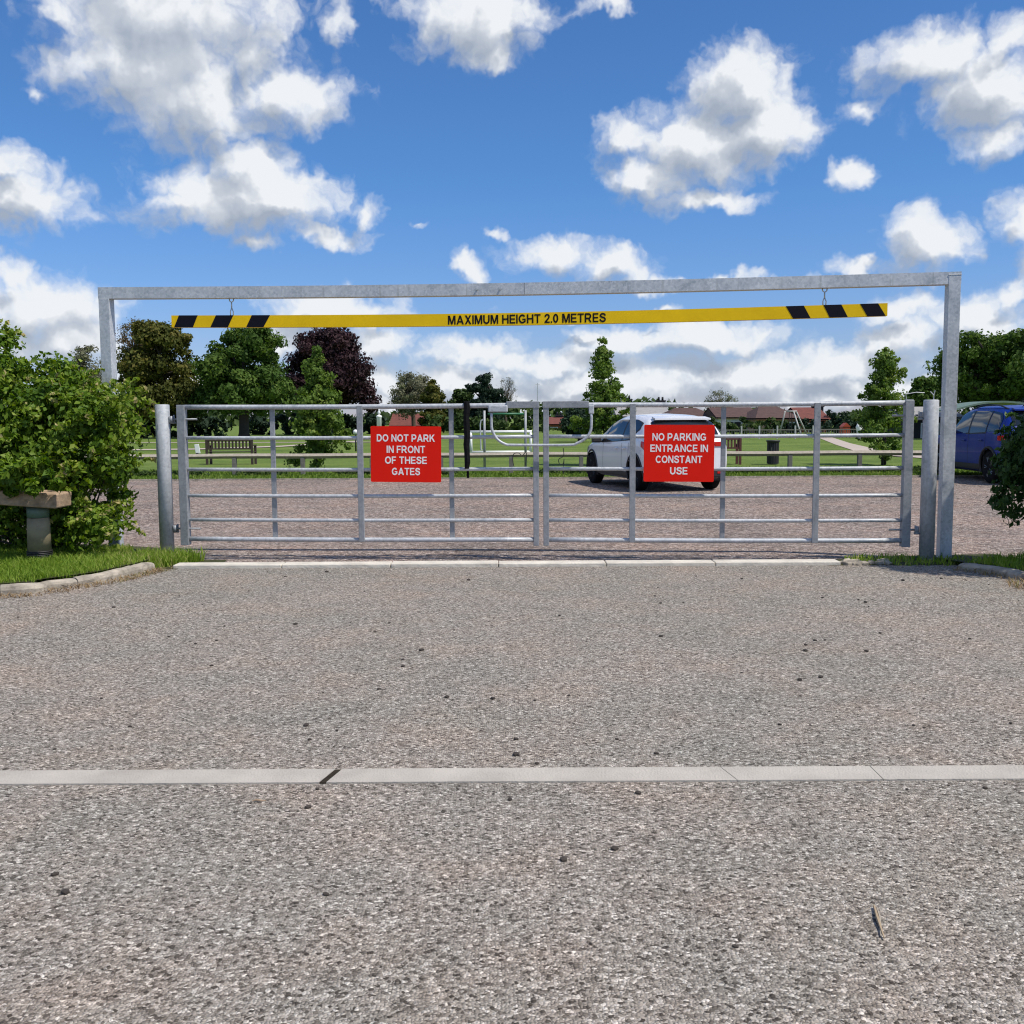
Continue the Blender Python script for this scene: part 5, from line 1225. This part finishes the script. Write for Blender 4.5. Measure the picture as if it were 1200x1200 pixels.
W_ = bpy.data.worlds.new('World'); S.world = W_; W_.use_nodes = True; nt = W_.node_tree; L = nt.links
nt.nodes.clear()
out = N(nt, 'ShaderNodeOutputWorld'); bg = N(nt, 'ShaderNodeBackground'); L.new(bg.outputs[0], out.inputs[0])
sky = N(nt, 'ShaderNodeTexSky', sky_type='NISHITA', sun_disc=False)
sky.sun_elevation = SEL; sky.sun_rotation = math.atan2(sd.x, sd.y); sky.altitude = 200; sky.air_density = 1.0; sky.dust_density = 0.4; sky.ozone_density = 2.5
def cloud_group(blobs):
    g = bpy.data.node_groups.new('cloud_field', 'ShaderNodeTree')
    g.interface.new_socket('P', in_out='INPUT', socket_type='NodeSocketVector'); g.interface.new_socket('D', in_out='OUTPUT', socket_type='NodeSocketFloat'); g.interface.new_socket('T', in_out='OUTPUT', socket_type='NodeSocketFloat')
    gi = g.nodes.new('NodeGroupInput'); go = g.nodes.new('NodeGroupOutput'); K = g.links
    # warp
    w1 = N(g, 'ShaderNodeTexNoise', noise_dimensions='2D', i_Scale=1.5, i_Detail=4.0, i_Roughness=0.62); K.new(gi.outputs[0], w1.inputs['Vector'])
    wm = N(g, 'ShaderNodeVectorMath', operation='MULTIPLY_ADD'); wm.inputs[1].default_value = (.62, .50, 0)
    sb = N(g, 'ShaderNodeVectorMath', operation='SUBTRACT'); sb.inputs[1].default_value = (.5, .5, .5)
    K.new(w1.outputs['Color'], sb.inputs[0]); K.new(sb.outputs[0], wm.inputs[0]); K.new(gi.outputs[0], wm.inputs[2])
    prev = None
    for (cx, cy, rx, ry, wgt) in blobs:
        rx *= 1.07; ry *= 1.08
        d = ray(cx, cy).normalized(); az = math.atan2(d.x, d.y)*12; el = math.asin(d.z)*12
        ma = N(g, 'ShaderNodeVectorMath', operation='MULTIPLY_ADD'); ma.inputs[1].default_value = (100/rx, 100/ry, 0); ma.inputs[2].default_value = (-az*100/rx, -el*100/ry, 0)
        K.new(wm.outputs[0], ma.inputs[0])
        ln = N(g, 'ShaderNodeVectorMath', operation='LENGTH'); K.new(ma.outputs[0], ln.inputs[0])
        mm = N(g, 'ShaderNodeMath', operation='MULTIPLY_ADD'); mm.inputs[1].default_value = -.95; mm.inputs[2].default_value = .95*wgt-.12; K.new(ln.outputs['Value'], mm.inputs[0])
        if prev is None: prev = mm
        else:
            sm = N(g, 'ShaderNodeMath', operation='SMOOTH_MAX'); sm.inputs[2].default_value = .12
            K.new(prev.outputs[0], sm.inputs[0]); K.new(mm.outputs[0], sm.inputs[1]); prev = sm
    # free clouds well to the side and behind
    sp_ = N(g, 'ShaderNodeSeparateXYZ'); K.new(gi.outputs[0], sp_.inputs[0])
    ab = N(g, 'ShaderNodeMath', operation='ABSOLUTE'); K.new(sp_.outputs[0], ab.inputs[0])
    mr = N(g, 'ShaderNodeMapRange'); mr.inputs[1].default_value = 6.4; mr.inputs[2].default_value = 8.0; mr.inputs[3].default_value = -1.0; mr.inputs[4].default_value = 0.0; K.new(ab.outputs[0], mr.inputs[0])
    fn = N(g, 'ShaderNodeTexNoise', noise_dimensions='2D', i_Scale=.38, i_Detail=2.0); K.new(gi.outputs[0], fn.inputs['Vector'])
    fm = N(g, 'ShaderNodeMath', operation='MULTIPLY_ADD'); fm.inputs[1].default_value = 4; fm.inputs[2].default_value = -2.1; K.new(fn.outputs['Fac'], fm.inputs[0])
    fa = N(g, 'ShaderNodeMath', operation='ADD'); K.new(fm.outputs[0], fa.inputs[0]); K.new(mr.outputs[0], fa.inputs[1])
    fx = N(g, 'ShaderNodeMath', operation='MAXIMUM'); K.new(prev.outputs[0], fx.inputs[0]); K.new(fa.outputs[0], fx.inputs[1])
    # fbm detail
    n1 = N(g, 'ShaderNodeTexNoise', noise_dimensions='2D', i_Scale=2.1, i_Detail=6.0, i_Roughness=0.56, i_Lacunarity=2.1); K.new(wm.outputs[0], n1.inputs['Vector'])
    v1 = N(g, 'ShaderNodeTexVoronoi', voronoi_dimensions='2D', i_Scale=4.0); v1.inputs['Detail'].default_value = 1.0; v1.inputs['Roughness'].default_value = .5; K.new(wm.outputs[0], v1.inputs['Vector'])
    a1 = N(g, 'ShaderNodeMath', operation='MULTIPLY_ADD'); a1.inputs[1].default_value = .78; a1.inputs[2].default_value = -.165; K.new(n1.outputs['Fac'], a1.inputs[0])
    a2 = N(g, 'ShaderNodeMath', operation='MULTIPLY_ADD'); a2.inputs[1].default_value = -.26; K.new(v1.outputs['Distance'], a2.inputs[0]); K.new(a1.outputs[0], a2.inputs[2])
    a3 = N(g, 'ShaderNodeMath', operation='ADD'); K.new(fx.outputs[0], a3.inputs[0]); K.new(a2.outputs[0], a3.inputs[1])
    K.new(a3.outputs[0], go.inputs[0])
    n2_ = N(g, 'ShaderNodeTexNoise', noise_dimensions='2D', i_Scale=1.7, i_Detail=3.0, i_Roughness=0.45); K.new(wm.outputs[0], n2_.inputs['Vector'])
    b1 = N(g, 'ShaderNodeMath', operation='MULTIPLY_ADD'); b1.inputs[1].default_value = .9; b1.inputs[2].default_value = -.42; K.new(n2_.outputs['Fac'], b1.inputs[0])
    b2_ = N(g, 'ShaderNodeMath', operation='ADD'); K.new(fx.outputs[0], b2_.inputs[0]); K.new(b1.outputs[0], b2_.inputs[1])
    K.new(b2_.outputs[0], go.inputs[1]); return g
CL = [ # px, py, rx, ry, weight
 (200, 20, 170, 60, 1.0), (180, 75, 120, 70, 1.0), (230, 125, 90, 62, 1.0), (335, 115, 100, 45, .9), (300, 60, 60, 60, .8), (75, 15, 60, 25, .7), (250, 165, 60, 30, .7),
 (400, 28, 30, 38, .7), (50, 117, 32, 17, .55), (22, 235, 85, 38, 1.0), (5, 190, 40, 35, .9), (20, 262, 60, 18, .7),
 (285, 232, 125, 42, 1.1), (300, 195, 60, 32, 1.0), (330, 225, 70, 38, 1.0), (205, 238, 55, 24, .8), (385, 280, 75, 20, .8), (430, 252, 35, 24, .75), (300, 275, 60, 20, .7),
 (560, 22, 90, 46, 1.1), (575, 60, 40, 26, .9), (700, 2, 55, 18, .8), (620, 10, 50, 26, .8),
 (870, 105, 68, 50, 1.1), (895, 155, 62, 45, 1.1), (830, 165, 90, 50, 1.1), (735, 160, 60, 30, .9), (765, 208, 75, 32, 1.0), (830, 235, 90, 20, .9),
 (995, 208, 34, 24, .85), (1090, 68, 90, 42, 1.0), (1160, 105, 80, 55, 1.0), (1185, 45, 45, 35, .8), (1175, 165, 60, 26, .8), (1005, 128, 40, 20, .7),
 (1085, 290, 60, 36, 1.05), (1002, 310, 36, 15, .8), (1200, 265, 34, 48, .9), (1195, 335, 40, 26, .8),
 (50, 365, 90, 48, 1.05), (85, 400, 70, 30, 1.0), (20, 325, 60, 26, .8), (10, 400, 60, 30, .9),
 (583, 271, 26, 12, .6), (490, 268, 26, 10, .45), (548, 314, 38, 20, .9), (650, 300, 62, 30, 1.0), (715, 312, 55, 26, 1.0), (760, 330, 60, 16, .8), (860, 322, 55, 12, .8), (940, 325, 45, 12, .6),
 (390, 365, 100, 28, 1.0), (340, 400, 70, 28, .9), (440, 405, 70, 34, .9), (435, 450, 80, 30, .9),
 (560, 415, 75, 26, .95), (640, 425, 110, 22, .95), (545, 450, 110, 26, .95), (730, 405, 90, 26, .95), (720, 450, 160, 28, 1.0), (840, 395, 100, 28, 1.0), (870, 440, 130, 30, 1.0), (700, 372, 90, 10, .7), (780, 365, 60, 14, .6),
 (985, 430, 110, 28, 1.0), (1060, 400, 60, 30, 1.0), (1060, 360, 50, 26, .9), (1150, 375, 70, 36, 1.0), (1020, 462, 200, 20, .95), (600, 478, 320, 18, .95), (200, 450, 200, 26, .9), (1200, 430, 110, 30, .9)]
grp = cloud_group(CL)
tc = N(nt, 'ShaderNodeTexCoord'); sx = N(nt, 'ShaderNodeSeparateXYZ'); L.new(tc.outputs['Generated'], sx.inputs[0])
az = N(nt, 'ShaderNodeMath', operation='ARCTAN2'); L.new(sx.outputs[0], az.inputs[0]); L.new(sx.outputs[1], az.inputs[1])
el = N(nt, 'ShaderNodeMath', operation='ARCSINE'); L.new(sx.outputs[2], el.inputs[0])
cx = N(nt, 'ShaderNodeCombineXYZ'); L.new(az.outputs[0], cx.inputs[0]); L.new(el.outputs[0], cx.inputs[1])
sc12 = N(nt, 'ShaderNodeVectorMath', operation='SCALE'); sc12.inputs['Scale'].default_value = 12; L.new(cx.outputs[0], sc12.inputs[0])
g1 = nt.nodes.new('ShaderNodeGroup'); g1.node_tree = grp; L.new(sc12.outputs[0], g1.inputs[0])
of = N(nt, 'ShaderNodeVectorMath', operation='ADD'); of.inputs[1].default_value = (.14, .26, 0); L.new(sc12.outputs[0], of.inputs[0])
g2n = nt.nodes.new('ShaderNodeGroup'); g2n.node_tree = grp; L.new(of.outputs[0], g2n.inputs[0])
mask = N(nt, 'ShaderNodeMapRange', interpolation_type='SMOOTHSTEP'); mask.inputs[1].default_value = -.08; mask.inputs[2].default_value = .60; L.new(g1.outputs[0], mask.inputs[0])
# optical depth towards the sun: difference of the field makes relief, its value makes grey bases
df = N(nt, 'ShaderNodeMath', operation='SUBTRACT'); L.new(g2n.outputs[1], df.inputs[0]); L.new(g1.outputs[1], df.inputs[1])
sh = N(nt, 'ShaderNodeMath', operation='MULTIPLY_ADD'); sh.inputs[1].default_value = 1.0; L.new(df.outputs[0], sh.inputs[0])
th2 = N(nt, 'ShaderNodeMapRange', clamp=True); th2.inputs[1].default_value = .15; th2.inputs[2].default_value = .95; th2.inputs[3].default_value = .14; th2.inputs[4].default_value = .74; L.new(g2n.outputs[1], th2.inputs[0])
L.new(th2.outputs[0], sh.inputs[2])
cr = ramp(nt, [(0.0, (.86, .89, .93)), (0.15, (.75, .785, .84)), (0.40, (.56, .61, .69)), (1.0, (.37, .43, .53))]); L.new(sh.outputs[0], cr.inputs[0])
skm = N(nt, 'ShaderNodeMix', data_type='RGBA', blend_type='MULTIPLY'); skm.inputs[0].default_value = 1; L.new(sky.outputs[0], skm.inputs[6])
tn = ramp(nt, [(0.0, (.080, .081, .118)), (0.13, (.062, .086, .126)), (0.22, (.052, .088, .129))]); L.new(el.outputs[0], tn.inputs[0]); L.new(tn.outputs[0], skm.inputs[7])
mx = N(nt, 'ShaderNodeMix', data_type='RGBA'); L.new(mask.outputs[0], mx.inputs[0]); L.new(skm.outputs[2], mx.inputs[6]); L.new(cr.outputs[0], mx.inputs[7])
L.new(mx.outputs[2], bg.inputs[0]); bg.inputs[1].default_value = 1.0
W_.cycles.sampling_method = 'NONE'

S.view_settings.view_transform = 'Standard'; S.view_settings.look = 'None'; S.view_settings.exposure = 0.0; S.view_settings.gamma = 1.0
S.render.filter_size = 1.5; S.cycles.pixel_filter_type = 'BLACKMAN_HARRIS'; S.cycles.filter_width = 1.15; S.cycles.max_bounces = 6; S.cycles.diffuse_bounces = 3; S.cycles.glossy_bounces = 3; S.cycles.transmission_bounces = 4; S.cycles.use_denoising = True
S.cycles.sample_clamp_indirect = 6
